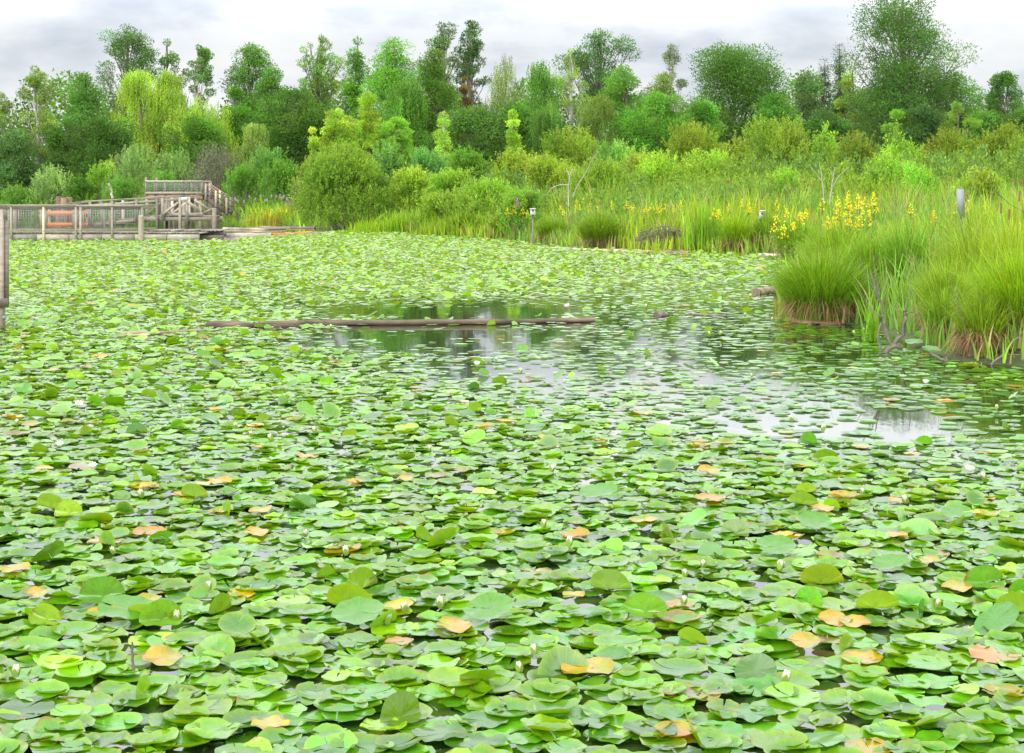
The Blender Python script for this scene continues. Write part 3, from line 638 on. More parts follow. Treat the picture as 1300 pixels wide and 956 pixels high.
T_(1255, 140, 70, 103, 'rounded green tree below the right-edge spreading tree', (.050, .135, .030), 'broad', 'round', .03, 44, 12000)
T_(1330, 110, 70, 110, 'green tree cut by the right edge of the frame', (.045, .125, .030), 'broad', 'round', .03, 50, 12000)
T_(-45, 120, 80, 112, 'leafy tree just past the left edge of the frame', G_MID, 'broad', 'round', .03, 50, 12000)
# --- smaller bright trees before the wood
YG = 'young bright trees in front of the wood'
T_(468, 118, 62, 92, 'lime green pointed tree standing bright before the dark wood', (.19, .31, .014), 'feather', 'cone', .05, 120, 14000, .2, group=YG, name='young_tree')
T_(430, 138, 50, 90, 'lime green rounded tree left of the pointed lime one', (.16, .27, .016), 'feather', 'round', .05, 90, 11000, .2, group=YG, name='young_tree')
T_(502, 150, 46, 92, 'green rounded tree right of the pointed lime one', (.10, .22, .018), 'feather', 'round', .05, 90, 11000, .2, group=YG, name='young_tree')
T_(397, 162, 30, 88, 'small spiky yellow-green tree left of the lime rounded tree', (.20, .29, .014), 'feather', 'cone', .05, 30, 4000, .2, group=YG, name='young_tree')
T_(563, 142, 46, 88, 'slender yellow-green birch standing alone before dark trees', (.20, .31, .020), 'sparse', 'cone', .1, 40, 5000, .19, bark=M_BIRCH, group=YG, name='young_tree')
T_(651, 140, 34, 86, 'narrow fresh green tree below the pale drooping birch', (.13, .25, .018), 'feather', 'cone', .05, 40, 6000, .19, group=YG, name='young_tree')

# far-off wood closing the gaps between the trees
def far_wood():
    rs = np.random.RandomState(5); Pn = 130000
    x = rs.uniform(-95, 90, Pn); y = rs.uniform(136, 146, Pn)*K
    hgt = 12.2+2.2*np.sin(x*.21)+1.4*np.sin(x*.57+1)+.8*np.sin(x*1.3)
    z = rs.uniform(0, 1, Pn)**.8*hgt
    P = np.stack([x, y, z], 1); D = rs.normal(0, 1, (Pn, 3)); T = jit((.11, .22, .035), Pn, .3, rs)*(1+.25*np.sin(x*.8)[:, None])
    V, Q, TT = leaves(P, D, .42, .3, T, rs)
    tag(link('far_wood', mesh_np('far_wood', V, Q, M_LEAF, TT)), 'dim dense wood seen as one mass through gaps between the trees', 'wood', kind='stuff')
far_wood()

# --- shrubs: left and centre
s = shrub
s(64, 208, 76, 98, 'pale grey-green bush behind the left boardwalk railing', G_GREY, group='bushes behind the boardwalk')
s(18, 236, 60, 98, 'low green bush at the left edge behind the boardwalk', (.075, .17, .03), group='bushes behind the boardwalk')
s(100, 222, 40, 97, 'dark green low bush between pale bush and pilings', (.045, .12, .02), group='bushes behind the boardwalk')
s(128, 200, 44, 97, 'yellowish green bush behind the pilings', (.13, .23, .03), group='bushes behind the boardwalk')
s(170, 186, 84, 96, 'large grey-green willow bush left of the viewing platform', G_GREY, leafn=13000, group='bushes behind the boardwalk')
s(222, 184, 70, 94, 'grey-green willow bush directly behind the viewing platform', (.12, .20, .075), leafn=11000, group='bushes behind the boardwalk')
s(150, 225, 60, 92, 'low green scrub behind the ramp railing', (.07, .16, .03), group='bushes behind the boardwalk')
s(205, 222, 60, 90, 'low leafy scrub under the viewing platform side', (.08, .17, .035), group='bushes behind the boardwalk')
s(272, 190, 82, 88, 'brownish grey half-bare bush behind the stairs', (.16, .16, .075), leafn=14000, bare=True, group='bushes behind the boardwalk', name='bare_bush', shoot=1.3)
s(335, 188, 70, 86, 'blue-green willow bush right of the bare bush', (.090, .19, .055), leafn=11000)
s(362, 206, 60, 80, 'green willow bush left of the big round bush', (.085, .19, .03), leafn=9000)
s(385, 226, 34, 68, 'small greyish bush at the left shoulder of the big round bush', (.14, .20, .05), leafn=5000)
s(306, 215, 50, 84, 'dark green scrub behind the pink flowers', (.06, .15, .025), leafn=7000)
s(443, 188, 136, 58, 'big round golden-green bush standing on the bank near the logs', (.115, .195, .006), leafn=95000, leaf=.11, shoot=.55, name='round_bush', tipc=(.24, .30, .01))
s(520, 216, 56, 60, 'light yellow-green bush right of the big round bush', (.16, .24, .02), leafn=13000, leaf=.12, shoot=.6)
s(496, 184, 50, 82, 'blue-green bush peeking over the big round bush', (.10, .20, .06), leafn=8000)
s(545, 194, 66, 82, 'blue-green bush left of the dark ball-shaped bush', (.09, .19, .065), leafn=9000)
s(598, 188, 62, 72, 'ball-shaped darker green bush right of the blue-green ones', (.080, .165, .022), leafn=14000, shoot=.6)
s(568, 224, 60, 62, 'low fresh green bush in front of the ball-shaped bush', (.13, .23, .025), leafn=10000, leaf=.12)
s(612, 236, 66, 53, 'spiky green bush on the bank left of the left nest box', (.12, .21, .03), leafn=13000, leaf=.11)
s(655, 196, 70, 68, 'golden-green bush behind the spiky bank bush', (.17, .24, .018), leafn=12000)
s(560, 250, 60, 54, 'low bushy clump on the bank right of the reeds', (.12, .20, .025), leafn=9000, leaf=.11, shoot=.5)
s(660, 246, 60, 47, 'low green bush behind the left nest box', (.11, .21, .02), leafn=11000, leaf=.10, shoot=.5)
# --- right
s(725, 163, 96, 78, 'wide golden willow bush under the olive weeping tree', (.165, .235, .018), leafn=16000, tipc=(.30, .36, .02))
s(790, 180, 80, 76, 'pale blue-green bush between two golden willow bushes', (.12, .22, .06), leafn=12000)
s(700, 205, 70, 58, 'yellow-green bush behind the silver dead branches', (.17, .25, .02), leafn=13000, leaf=.12)
s(760, 212, 80, 54, 'soft green bush right of the silver dead branches', (.13, .21, .03), leafn=14000, leaf=.12)
s(832, 200, 90, 58, 'bright yellow-green bush in the middle of the marsh', (.17, .27, .015), leafn=16000, leaf=.12)
s(872, 158, 92, 82, 'olive-gold willow bush below the huge maple left side', (.155, .19, .016), leafn=15000)
s(905, 192, 76, 64, 'lime bush left of the darkest olive willow', (.15, .26, .02), leafn=13000, leaf=.12)
s(940, 172, 66, 70, 'green-gold bush below the huge maple right side', (.15, .21, .02), leafn=12000)
s(992, 153, 112, 66, 'large olive-gold willow dome right of the huge maple foot', (.145, .185, .014), leafn=24000, leaf=.13, tipc=(.30, .32, .02))
s(1046, 164, 60, 68, 'lighter green willow between two olive domes', (.14, .24, .02), leafn=11000)
s(1092, 172, 92, 60, 'dark olive willow dome left of the feathery young tree', (.120, .150, .014), leafn=22000, leaf=.12, tipc=(.26, .26, .02))
s(1146, 166, 50, 55, 'feathery fresh green sapling bush between olive domes', (.15, .28, .03), leafn=9000, leaf=.12)
s(1128, 205, 60, 48, 'low leafy green bush at the foot of the feathery sapling', (.14, .27, .02), leafn=12000, leaf=.10)
s(1206, 172, 88, 60, 'dark olive willow dome right of the feathery sapling', (.115, .155, .014), leafn=20000, leaf=.12)
s(1262, 162, 86, 62, 'olive willow dome near the right edge', (.125, .165, .02), leafn=18000, leaf=.12)
s(1310, 176, 80, 58, 'olive bush cut by the right edge', (.12, .17, .02), leafn=14000, leaf=.12)
s(1250, 212, 80, 40, 'yellow-green scrub behind the pale board', (.17, .25, .015), leafn=12000, leaf=.09, shoot=.4)
s(1172, 210, 50, 44, 'small bright green bush left of the pale board', (.14, .27, .02), leafn=9000, leaf=.09, shoot=.4)
s(1000, 212, 70, 50, 'low bright green scrub in front of the large olive dome', (.15, .26, .02), leafn=12000, leaf=.10, shoot=.4)

# ------------------------------------------------------------------ reeds, grass, tussocks
def reed_field():
    rs = np.random.RandomState(21)
    # tall reeds and sedges on the right-hand marsh
    n = 95000
    d = (13+rs.rand(n)**.8*50)*K; px = 500+rs.rand(n)*860
    x = (px-CX)/F*d; sd = shore_dist(x, d); k = (sd > .15) & ~((np.abs(px-1125) < 48) & (d < 16.6*K)); x, d, sd, px = x[k], d[k], sd[k], px[k]; n = len(x)
    g = gz(x, d)
    patch = np.sin(x*.55+np.sin(d*.4)*2)*.5+.5; patch2 = np.sin(x*.23-d*.31+1.3)*.5+.5
    h = np.clip(.55+sd*.17, .55, 1.75)*rs.uniform(.65, 1.15, n)
    h = np.where(px < 700, h*.75, h)
    h *= .8+.35*patch+.25*(np.sin(x*2.3+d*.9)*np.sin(x*1.1-d*1.7+2))
    c = np.array([.29, .42, .02])*(1-patch2[:, None])+np.array([.19, .36, .05])*patch2[:, None]
    T = c*np.exp(rs.normal(0, .24, (n, 1)))*np.exp(rs.normal(0, .08, (n, 3)))
    dry = rs.rand(n) < .17; T[dry] = np.array([.42, .33, .15])*np.exp(rs.normal(0, .2, (dry.sum(), 1)))
    lean = rs.normal(0, .2, (n, 2)); bend = np.abs(rs.normal(0, .25, n))
    V, Q, TT = blades(np.stack([x, d, g], 1), h, lean, bend, .020+.0007*d, T, 3, rs)
    tag(link('reed_bed', mesh_np('reed_bed', V, Q, M_GRASS, TT)), 'yellow-green reeds and sedges filling the marsh right of the pond', 'reeds', kind='stuff')
    # grass under the bushes, left and right
    n = 90000; d = (50+rs.rand(n)**1.3*75)*K; px = rs.uniform(-60, 1360, n); x = (px-CX)/F*d; sd = shore_dist(x, d); k = sd > .1; x, d, sd = x[k], d[k], sd[k]; n = len(x); g = gz(x, d)
    T = jit((.22, .36, .02), n, .25, rs)
    V, Q, TT = blades(np.stack([x, d, g], 1), rs.uniform(.4, 1.1, n), rs.normal(0, .3, (n, 2)), np.abs(rs.normal(0, .3, n)), .05+.0006*d, T, 2, rs)
    tag(link('meadow_grass', mesh_np('meadow_grass', V, Q, M_GRASS, TT)), 'rough meadow grass growing beneath the shrubs and trees', 'grass', kind='stuff')
def scrub():
    rs = np.random.RandomState(33); m = 9000; d = rs.uniform(44, 92, m)*K; px = rs.uniform(470, 1400, m); x = (px-CX)/F*d; sd = shore_dist(x, d); k = sd > 2.2+1.5*np.sin(x*.6); x, d, sd = x[k], d[k], sd[k]; m = len(x)
    big = .55+.45*np.sin(x*.31+1.1*np.sin(d*.12))*np.sin(d*.17+x*.11+1)+.25*np.sin(x*.83+d*.29)
    top = np.clip(sd*.10, .5, 1.9)*(1+.45*big)+.3; z = gz(x, d)+rs.uniform(.25, 1, m)**.7*top
    sdv = unit(rs.normal(0, .28, (m, 3))+[0, 0, 1.]); q = 20; t = rs.rand(m, q); sl = rs.uniform(.5, 1.0, m)
    P = np.stack([x, d, z], 1)[:, None]+sdv[:, None]*(sl[:, None]*t)[..., None]+rs.normal(0, .06, (m, q, 3)); D = sdv[:, None]*.9+rs.normal(0, .55, (m, q, 3))
    w_ = np.clip(.5+.5*np.sin(x*.43+d*.13)+.3*np.sin(d*.41-x*.2), 0, 1)[:, None]
    c = np.array([.21, .32, .025])*w_+np.array([.13, .25, .05])*(1-w_); T = c[:, None]*np.exp(rs.normal(0, .25, (m, q, 1)))*(.8+.4*t[..., None])
    P = P.reshape(-1, 3); V, Q, TT = leaves(P, D.reshape(-1, 3), .17*rs.uniform(.7, 1.3, len(P)), .07, T.reshape(-1, 3), rs)
    tag(link('low_scrub', mesh_np('low_scrub', V, Q, M_LEAF, TT)), 'yellow-green undergrowth merging the willow bushes of the marsh', 'undergrowth', kind='stuff')
reed_field()
scrub()
def reed_clump(px, py, w, n, h, label, tint, name='reed_clump', d=None, wb=.022, cat='reeds', group='reed clumps along the bank', leanx=.12, heads=0, z=None, dep=.5):
    rs = np.random.RandomState(int(px*3+py)); x, y = S(px, py)
    if d is not None: x, y = (px-CX)/F*d*K, d*K
    g = gz1(x, y); W = w*y/F/2
    P = np.stack([rs.normal(0, .5, n)*W, rs.normal(0, .5, n)*W*dep, np.zeros(n)], 1)
    P[:, 2] = gz(P[:, 0]+x, P[:, 1]+y)-g
    T = jit(np.array(tint)*[1.35, 1.25, 1], n, .24, rs)
    V, Q, TT = blades(P, h*rs.uniform(.55, 1.05, n), rs.normal(0, leanx, (n, 2)), np.abs(rs.normal(0, .2, n)), wb, T, 4, rs)
    e = empty(name, (x, y, g), label, cat, group)
    link('leaves', mesh_np('leaves', V, Q, M_GRASS, TT), e)
    if heads:
        mb = MB()
        for i in range(heads):
            b = np.array([rs.normal(0, .5)*W, rs.normal(0, .5)*W*dep, 0]); hh = h*rs.uniform(.85, 1.1)
            mb.tube([b, b+[.02, 0, hh*.5], b+[.03, 0, hh]], .006, .004, 4, (.3, .4, .1)); mb.tube([b+[.03, 0, hh], b+[.032, 0, hh+.07], b+[.035, 0, hh+.15]], .016, .014, 6, (.22, .11, .04))
        mb.build('seed_heads', M_PAINT, e)
    return e
reed_clump(455, 296, 60, 420, 1.25, 'bright yellow-green reeds in the water before the big round bush', (.22, .36, .02), wb=.05)
reed_clump(500, 296, 50, 300, 1.05, 'reeds at the right foot of the big round bush', (.18, .32, .02), wb=.05)
reed_clump(540, 300, 60, 300, .8, 'short grass at the bank right of the reeds', (.17, .27, .02), wb=.045)
reed_clump(835, 322, 26, 60, 1.1, 'thin reeds standing in front of the dead brush', (.24, .36, .02), wb=.03)
reed_clump(895, 320, 50, 260, 1.7, 'tall upright reeds right of the dead brush', (.15, .30, .02), wb=.035)
reed_clump(940, 300, 90, 500, 1.8, 'tall bluish cattails with brown heads behind the right nest box', (.10, .24, .05), d=46, wb=.04, heads=9, name='cattail_clump')
reed_clump(1030, 300, 110, 500, 1.8, 'bluish cattails left of the yellow flower mass', (.11, .25, .05), d=42, wb=.035, heads=8, name='cattail_clump')
reed_clump(1108, 434, 22, 26, 1.15, 'broad bright green flag leaves beside the dead twiggy bush', (.15, .33, .02), wb=.03, leanx=.2, name='flag_leaves')
reed_clump(1240, 330, 36, 60, 1.5, 'dark broad flag leaves near the white blossoms', (.035, .13, .03), d=21, wb=.035, leanx=.16, name='flag_leaves')
reed_clump(1290, 300, 90, 300, 1.9, 'tall yellow-green reeds at the right edge', (.20, .32, .015), d=24, wb=.03, heads=4, name='cattail_clump')
reed_clump(1210, 320, 120, 420, 1.55, 'tall sedge stand around the pale board', (.16, .27, .02), d=23, wb=.022)
reed_clump(1150, 320, 110, 380, 1.25, 'sedge stand between the front tussock and pale board', (.12, .26, .02), d=20.5, wb=.02)
reed_clump(1275, 420, 110, 260, 1.5, 'tall yellow-green reeds standing over the right-edge tussock', (.19, .30, .02), d=17, wb=.016, leanx=.16, heads=3)
reed_clump(1180, 425, 90, 240, 1.15, 'loose reeds behind the fallen branch and dead bush', (.15, .27, .03), d=17.5, wb=.014, leanx=.2)
reed_clump(1060, 380, 120, 220, 1.25, 'thin upright reeds rising out of the shaggy tussock back', (.17, .28, .03), d=19.5, wb=.013, leanx=.18)
reed_clump(325, 282, 90, 300, .9, 'orange-tinged marsh grass behind the rusty log', (.24, .26, .03), wb=.06)
reed_clump(300, 282, 60, 240, .9, 'fresh green marsh grass at the foot of the stairs', (.17, .33, .02), wb=.06)
reed_clump(370, 284, 50, 240, .9, 'rust-tinted grass at the left foot of the round bush', (.26, .22, .03), wb=.06)

def tussock(px, py, wpx, hm, label, tint=(.115, .235, .012), n=2600, dry=.12, group='grass tussocks on the bank', base_c=(.30, .20, .10), wb=.011, d=None):
    rs = np.random.RandomState(int(px*7+py)); x, y = S(px, py)
    if d is not None: x, y = (px-CX)/F*d*K, d*K
    R = wpx*y/F/2; g = gz1(x, y); e = empty('grass_tussock', (x, y, max(g, 0)), label, 'grass tussock', group)
    # a peaty mound
    mb = MB(); ring = []
    for k in range(7):
        t = k/6; r = R*.42*math.cos(t*PI/2*.93); z = -.12+(.20+.16*hm)*math.sin(t*PI/2)
        ring += [[r*math.cos(a)*(1+.10*math.sin(3*a+px)), r*math.sin(a)*(1+.1*math.cos(2*a)), z] for a in np.arange(20)/20*2*PI]
    mb.add(ring, [[k*20+j, k*20+(j+1) % 20, (k+1)*20+(j+1) % 20, (k+1)*20+j] for k in range(6) for j in range(20)], (.35, .24, .15)); mb.build('root_mound', M_LOG, e, smooth=True)
    a = rs.uniform(0, 2*PI, n); rr = np.sqrt(rs.rand(n))*R*.42
    P = np.stack([rr*np.cos(a), rr*np.sin(a), .02+(.16*hm)*(1-rr/(R*.42))], 1)
    L = hm*rs.uniform(.5, 1.3, n)*np.where(rs.rand(n) < .06, 1.25, 1); out = (rr/(R*.42))*rs.uniform(.55, 1.15, n)*R*.62/hm+rs.normal(0, .08, n)
    lean = np.stack([np.cos(a)*out, np.sin(a)*out], 1)+rs.normal(0, .12, (n, 2))
    V, Q, T = blades(P, L, lean, np.clip(.25+.55*rr/(R*.42)+rs.normal(0, .2, n), 0, 1.55), wb, jit(np.array(tint)*[1.45, 1.3, 1], n, .3, rs), 5, rs)
    link('green_blades', mesh_np('green_blades', V, Q, M_GRASS, T), e)
    m = int(n*dry*2.2); a = rs.uniform(0, 2*PI, m); P = np.stack([np.cos(a)*R*.40, np.sin(a)*R*.40, rs.uniform(.0, .24, m)*hm+.02], 1)
    L = hm*rs.uniform(.2, .42, m); o2 = rs.uniform(.2, .9, m)
    V, Q, T = blades(P, L, np.stack([np.cos(a)*o2, np.sin(a)*o2], 1)+rs.normal(0, .2, (m, 2)), rs.uniform(1.0, 2.6, m), wb*1.2, jit(base_c, m, .45, rs), 4, rs)
    link('dry_skirt', mesh_np('dry_skirt', V, Q, M_GRASS, T), e)
    return e
tussock(1042, 409, 170, 1.0, 'large shaggy green grass tussock at the water tip of the right bank', n=5200)
tussock(1100, 400, 120, .95, 'grass tussock tucked behind the dead twiggy bush', n=3200)
tussock(1300, 452, 190, 1.05, 'big arching grass tussock at the right edge of the frame', (.17, .30, .012), n=5200)
tussock(1205, 430, 110, .9, 'tangled yellow-green tussock left of the right-edge one', (.16, .27, .02), n=2600, dry=.3)
tussock(1196, 440, 70, .6, 'low ragged sedge tuft at the waterline right of the dead twiggy bush', (.13, .24, .02), n=1600, dry=.35)
tussock(1246, 456, 100, .75, 'low half-dead sedge tuft at the waterline left of the right-edge tussock', (.15, .25, .02), n=1700, dry=.45)
tussock(762, 316, 84, 1.15, 'rounded olive grass tussock left of the dead brush', (.115, .21, .015), n=2600, wb=.022)
tussock(700, 310, 60, .9, 'grass tussock beside the left nest box', (.13, .24, .015), n=1600, wb=.022)
tussock(640, 303, 60, .9, 'grass tussock left of the left nest box', (.13, .22, .02), n=1500, wb=.024)
tussock(590, 300, 50, .8, 'small tussock near the left end of the sedge bank', (.12, .20, .02), n=1200, wb=.026)
tussock(935, 322, 60, 1.1, 'bright tussock left of the right nest box', (.17, .30, .015), n=1700, wb=.02)
tussock(975, 322, 56, 1.0, 'brown-based tussock beneath the right nest box', (.13, .23, .02), n=1600, dry=.3, wb=.02)
tussock(1010, 330, 80, 1.15, 'green tussock behind the large shaggy one', (.14, .26, .015), n=2000, wb=.018)
tussock(1065, 345, 130, 1.15, 'tall sedge tussock left of the tangled one', (.15, .27, .02), n=3000, wb=.015, d=23)
tussock(1235, 380, 130, 1.2, 'tall pale sedge tussock behind the tangled one', (.18, .28, .03), n=3000, wb=.013, d=18.5)
tussock(1290, 370, 120, 1.3, 'high yellow sedge tussock behind the right-edge one', (.22, .32, .02), n=3000, wb=.013, d=18)
tussock(1150, 390, 120, 1.1, 'green sedge tussock behind the twiggy bush right side', (.11, .24, .02), n=2800, wb=.013, d=19.5)

# flowers of the marsh
def flower_plant(px, py, d, hm, c, label, name, group, spikes=7, cat='wildflower', sz=.05, stem=(.12, .22, .03)):
    rs = np.random.RandomState(int(px*5+py*3+d)); d = d*K; p = at(px, py, d); g = gz1(p[0], d); zt = p[2]-g
    e = empty(name, (p[0], d, g), label, cat, group); st = MB(); P, D, T = [], [], []
    for k in range(spikes):
        b = np.array([rs.normal(0, .12), rs.normal(0, .12), 0]); t = b+[rs.normal(0, .09), rs.normal(0, .09), zt*rs.uniform(.82, 1.02)]
        st.tube(curve(b, t, (0, 0, 0), 4, rs), .008, .005, 3, stem)
        hl = hm*rs.uniform(.6, 1.1); m = 34; u_ = rs.rand(m); q = t+np.stack([rs.normal(0, 1, m)*hl*.20*(1.05-u_), rs.normal(0, 1, m)*hl*.20*(1.05-u_), (u_-.7)*hl], 1)
        P.append(q); D.append(rs.normal(0, 1, (m, 3))+[0, 0, .4]); T.append(jit(c, m, .14, rs)*np.where(u_[:, None] > .75, [[.75, 1.0, 2.]], [[1., 1., 1.]]))
        m2 = 26; u_ = rs.rand(m2); q = b+(t-b)*u_[:, None]*.85; V, Q, TT = leaves(q, rs.normal(0, 1, (m2, 3))+[0, 0, .6], .12, .03, jit((.11, .23, .02), m2, .2, rs), rs); st.add(V, Q, TT)
    st.build('leafy_stems', M_GRASS, e)
    V, Q, TT = leaves(np.concatenate(P), np.concatenate(D), sz, sz*.8, np.concatenate(T), rs)
    link('blossoms', mesh_np('blossoms', V, Q, M_PETAL, TT), e)
YE = (.88, .68, .01)
YFL = [(1088, 250, 27, 'upper part of the densest yellow clump'), (1098, 252, 27, 'upper part of the densest yellow clump'), (1075, 252, 27, 'upper part of the densest yellow clump'), (1105, 248, 29, 'upper part of the densest yellow clump'), (1082, 262, 25, 'lower part of the densest yellow clump'), (1070, 266, 25, 'lower part of the densest yellow clump'), (1088, 268, 25, 'lower part of the densest yellow clump'), (1064, 272, 24, 'lower part of the densest yellow clump'),
       (1013, 270, 26, 'left of the densest yellow clump'), (1029, 258, 28, 'left of the densest yellow clump'), (994, 280, 25, 'just right of the right nest box'), (1000, 262, 30, 'just right of the right nest box'), (980, 258, 34, 'just right of the right nest box'),
       (830, 258, 42, 'above the dead brush'), (812, 262, 42, 'above the dead brush'), (844, 256, 42, 'above the dead brush'), (792, 256, 44, 'above the dead brush'), (800, 258, 43, 'above the dead brush'), (866, 258, 42, 'above the dead brush'), (740, 257, 44, 'behind the rounded olive tussock'), (756, 258, 44, 'behind the rounded olive tussock'), (772, 256, 44, 'behind the rounded olive tussock'), (825, 262, 41, 'above the dead brush'),
       (912, 262, 38, 'between dead brush and right nest box'), (935, 256, 38, 'between dead brush and right nest box'), (950, 254, 38, 'between dead brush and right nest box'), (914, 268, 37, 'between dead brush and right nest box'), (648, 258, 46, 'left of the left nest box'), (664, 266, 44, 'left of the left nest box'), (716, 264, 44, 'right of the left nest box'),
       (1155, 258, 26, 'left of the pale board'), (1210, 260, 24, 'beside the pale board'), (1250, 248, 28, 'right of the pale board'), (1133, 305, 21, 'above the dead twiggy bush'), (1145, 312, 20.5, 'above the dead twiggy bush'), (1140, 318, 20, 'above the dead twiggy bush'), (1258, 288, 22, 'right of the pale board'), (1180, 330, 20, 'below the pale board'), (1194, 324, 20, 'below the pale board'),
       (1298, 286, 22, 'at the right edge'), (335, 264, 66, 'behind the rusty log'), (322, 265, 66, 'behind the rusty log'), (355, 263, 66, 'behind the rusty log'), (368, 266, 64, 'behind the rusty log'), (345, 268, 64, 'behind the rusty log')]
for px, py, d, wh in YFL:
    front = d < 23
    flower_plant(px, py, d, .34 if not front else .14, YE, 'yellow spiked wildflower blooming %s' % wh, 'yellow_wildflower', 'yellow wildflowers in the marsh', 3 if (wh[:5] == 'upper' or wh[:5] == 'lower') else 2, sz=.045 if not front else .035)
for px, py, d, wh in ((655, 252, 46, 'left of the left nest box'), (372, 247, 62, 'at the left shoulder of the round bush')):
    flower_plant(px, py, d, .35, (.55, .08, .42), 'single purple flower spike %s' % wh, 'purple_wildflower', 'purple flower spikes', 1, sz=.06)
for i in range(9):
    flower_plant(292+i*9, 245+(i % 3)*2, 74+(i % 2)*2, .16, (.55, .36, .36), 'pink-topped wildflower in the patch right of the stairs', 'pink_wildflower', 'pink flower patch by the stairs', 2, sz=.06)
for px, py, d in ((1238, 306, 20), (1248, 312, 20), (1212, 314, 20.5), (1220, 310, 20.5)):
    flower_plant(px, py, d, .08, (.78, .78, .74), 'small white fluffy blossom near the dark flag leaves', 'white_wildflower', 'white blossoms by the flag leaves', 1, sz=.04)

# ------------------------------------------------------------------ dead wood
def branchy(name, px, py, lines, label, mat, d=None, r=.02, cat='dead branch', group=None):
    """lines: list of (points in photo pixels, r0, r1) at the plant's own distance"""
    x, y = S(px, py)
    if d is not None: y = d*K; x = (px-CX)/F*y
    g = max(gz1(x, y), 0); e = None; mb = MB()
    o = np.array([x, y, 0.])
    for pts, r0, r1, dd in lines:
        P = np.array([at(a, b, y) for a, b in pts]); P[:, 1] += np.linspace(0, dd, len(P))
        if len(P) > 2:
            t = np.linspace(0, 1, 9); s0 = np.linspace(0, 1, len(P)); P = np.stack([np.interp(t, s0, P[:, i]) for i in range(3)], 1)
            P[1:-1] = P[1:-1]*.5+(P[:-2]+P[2:])*.25
        P[1:-1] += RS.normal(0, r0*.35, P[1:-1].shape)
        mb.tube(P, r0*.92, r1*.85, 7)
    ob = mb.build(name, mat, None, o, smooth=True)
    return tag(ob, label, cat, group)
# foreground dead bush at the right bank
branchy('dead_bush', 1128, 449, [
    ([(1122, 450), (1135, 438), (1146, 425), (1150, 405), (1148, 393)], .036, .022, 0), ([(1130, 436), (1124, 415), (1121, 395), (1117, 375), (1106, 345)], .026, .008, .1),
    ([(1117, 375), (1112, 350), (1110, 320)], .010, .004, .1), ([(1119, 388), (1108, 365), (1096, 345), (1090, 330)], .012, .004, -.1), ([(1122, 450), (1116, 440), (1114, 425), (1119, 410)], .020, .012, 0),
    ([(1148, 400), (1152, 385), (1158, 370), (1156, 350)], .010, .004, .1), ([(1121, 402), (1110, 398), (1098, 380), (1090, 360)], .010, .004, .1), ([(1146, 425), (1136, 418), (1130, 405), (1134, 385)], .010, .004, -.1),
    ([(1150, 398), (1158, 396), (1166, 400)], .010, .005, 0), ([(1135, 440), (1144, 443), (1143, 436)], .03, .012, 0)], 'grey twiggy dead bush rising from the water at the right bank', M_DEAD)
branchy('fallen_branch', 1200, 462, [([(1180, 448), (1192, 455), (1203, 460), (1212, 464)], .018, .03, 0), ([(1203, 460), (1200, 450), (1203, 445)], .014, .006, 0)], 'short dark fallen branch among pads right of the dead bush', M_DEAD)
branchy('fallen_branch', 1262, 464, [([(1258, 464), (1275, 448), (1300, 420)], .018, .010, 0), ([(1275, 448), (1290, 452), (1306, 446)], .012, .006, 0)], 'bare stick slanting up into the right-edge tussock', M_DEAD)
branchy('fallen_branch', 1235, 458, [([(1236, 460), (1228, 430), (1222, 405), (1206, 350)], .012, .004, 0), ([(1222, 405), (1215, 398), (1210, 380)], .007, .003, 0)], 'thin bent dead stem left of the right-edge tussock', M_DEAD)
branchy('arching_stem', 1150, 418, [([(1150, 420), (1160, 411), (1172, 408), (1184, 410)], .010, .004, 0)], 'thin yellow stem arching over the pads behind the dead bush', M_SILVER)
branchy('dead_sapling', 735, 300, [([(722, 262), (721, 240), (724, 222), (727, 214)], .03, .018, 0), ([(724, 224), (720, 218), (719, 213)], .03, .012, 0), ([(733, 236), (745, 218), (750, 204), (760, 192)], .018, .008, 0),
    ([(721, 235), (712, 234), (700, 238), (695, 246)], .022, .012, 0), ([(727, 250), (733, 236)], .02, .014, 0)], 'silver forked dead sapling standing among golden bushes', M_SILVER, d=43, cat='dead tree')
branchy('dead_sapling', 1052, 300, [([(1046, 258), (1044, 230), (1040, 208)], .022, .01, 0), ([(1053, 260), (1056, 235), (1060, 212)], .026, .012, 0), ([(1056, 238), (1066, 222), (1078, 212)], .014, .006, 0), ([(1044, 232), (1036, 220), (1028, 210)], .012, .006, 0), ([(1058, 224), (1052, 214), (1050, 202)], .012, .005, 0)],
    'bare grey stems standing left of the yellow flower mass', M_SILVER, d=36, cat='dead tree')
branchy('dead_pole', 142, 300, [([(143, 252), (141, 240), (138, 233)], .07, .05, 0)], 'white leaning dead pole behind the ramp railing', M_SILVER, d=60, cat='pole')
branchy('dead_stalk', 1137, 300, [([(1137, 275), (1137, 238)], .010, .006, 0)], 'thin straight bare stem between yellow flowers and pale board', M_DEAD, d=28)
branchy('bare_twig', 1290, 300, [([(1240, 295), (1270, 296), (1305, 298)], .008, .006, 0), ([(1262, 240), (1280, 258), (1306, 272)], .009, .006, 0)], 'bare twigs reaching in from the right edge over the reeds', M_DEAD, d=20)
branchy('upright_twig', 168, 858, [([(170, 860), (168, 838), (168, 815)], .008, .005, 0)], 'short dark twig standing upright beside a withered pad', M_DEAD, cat='twig')
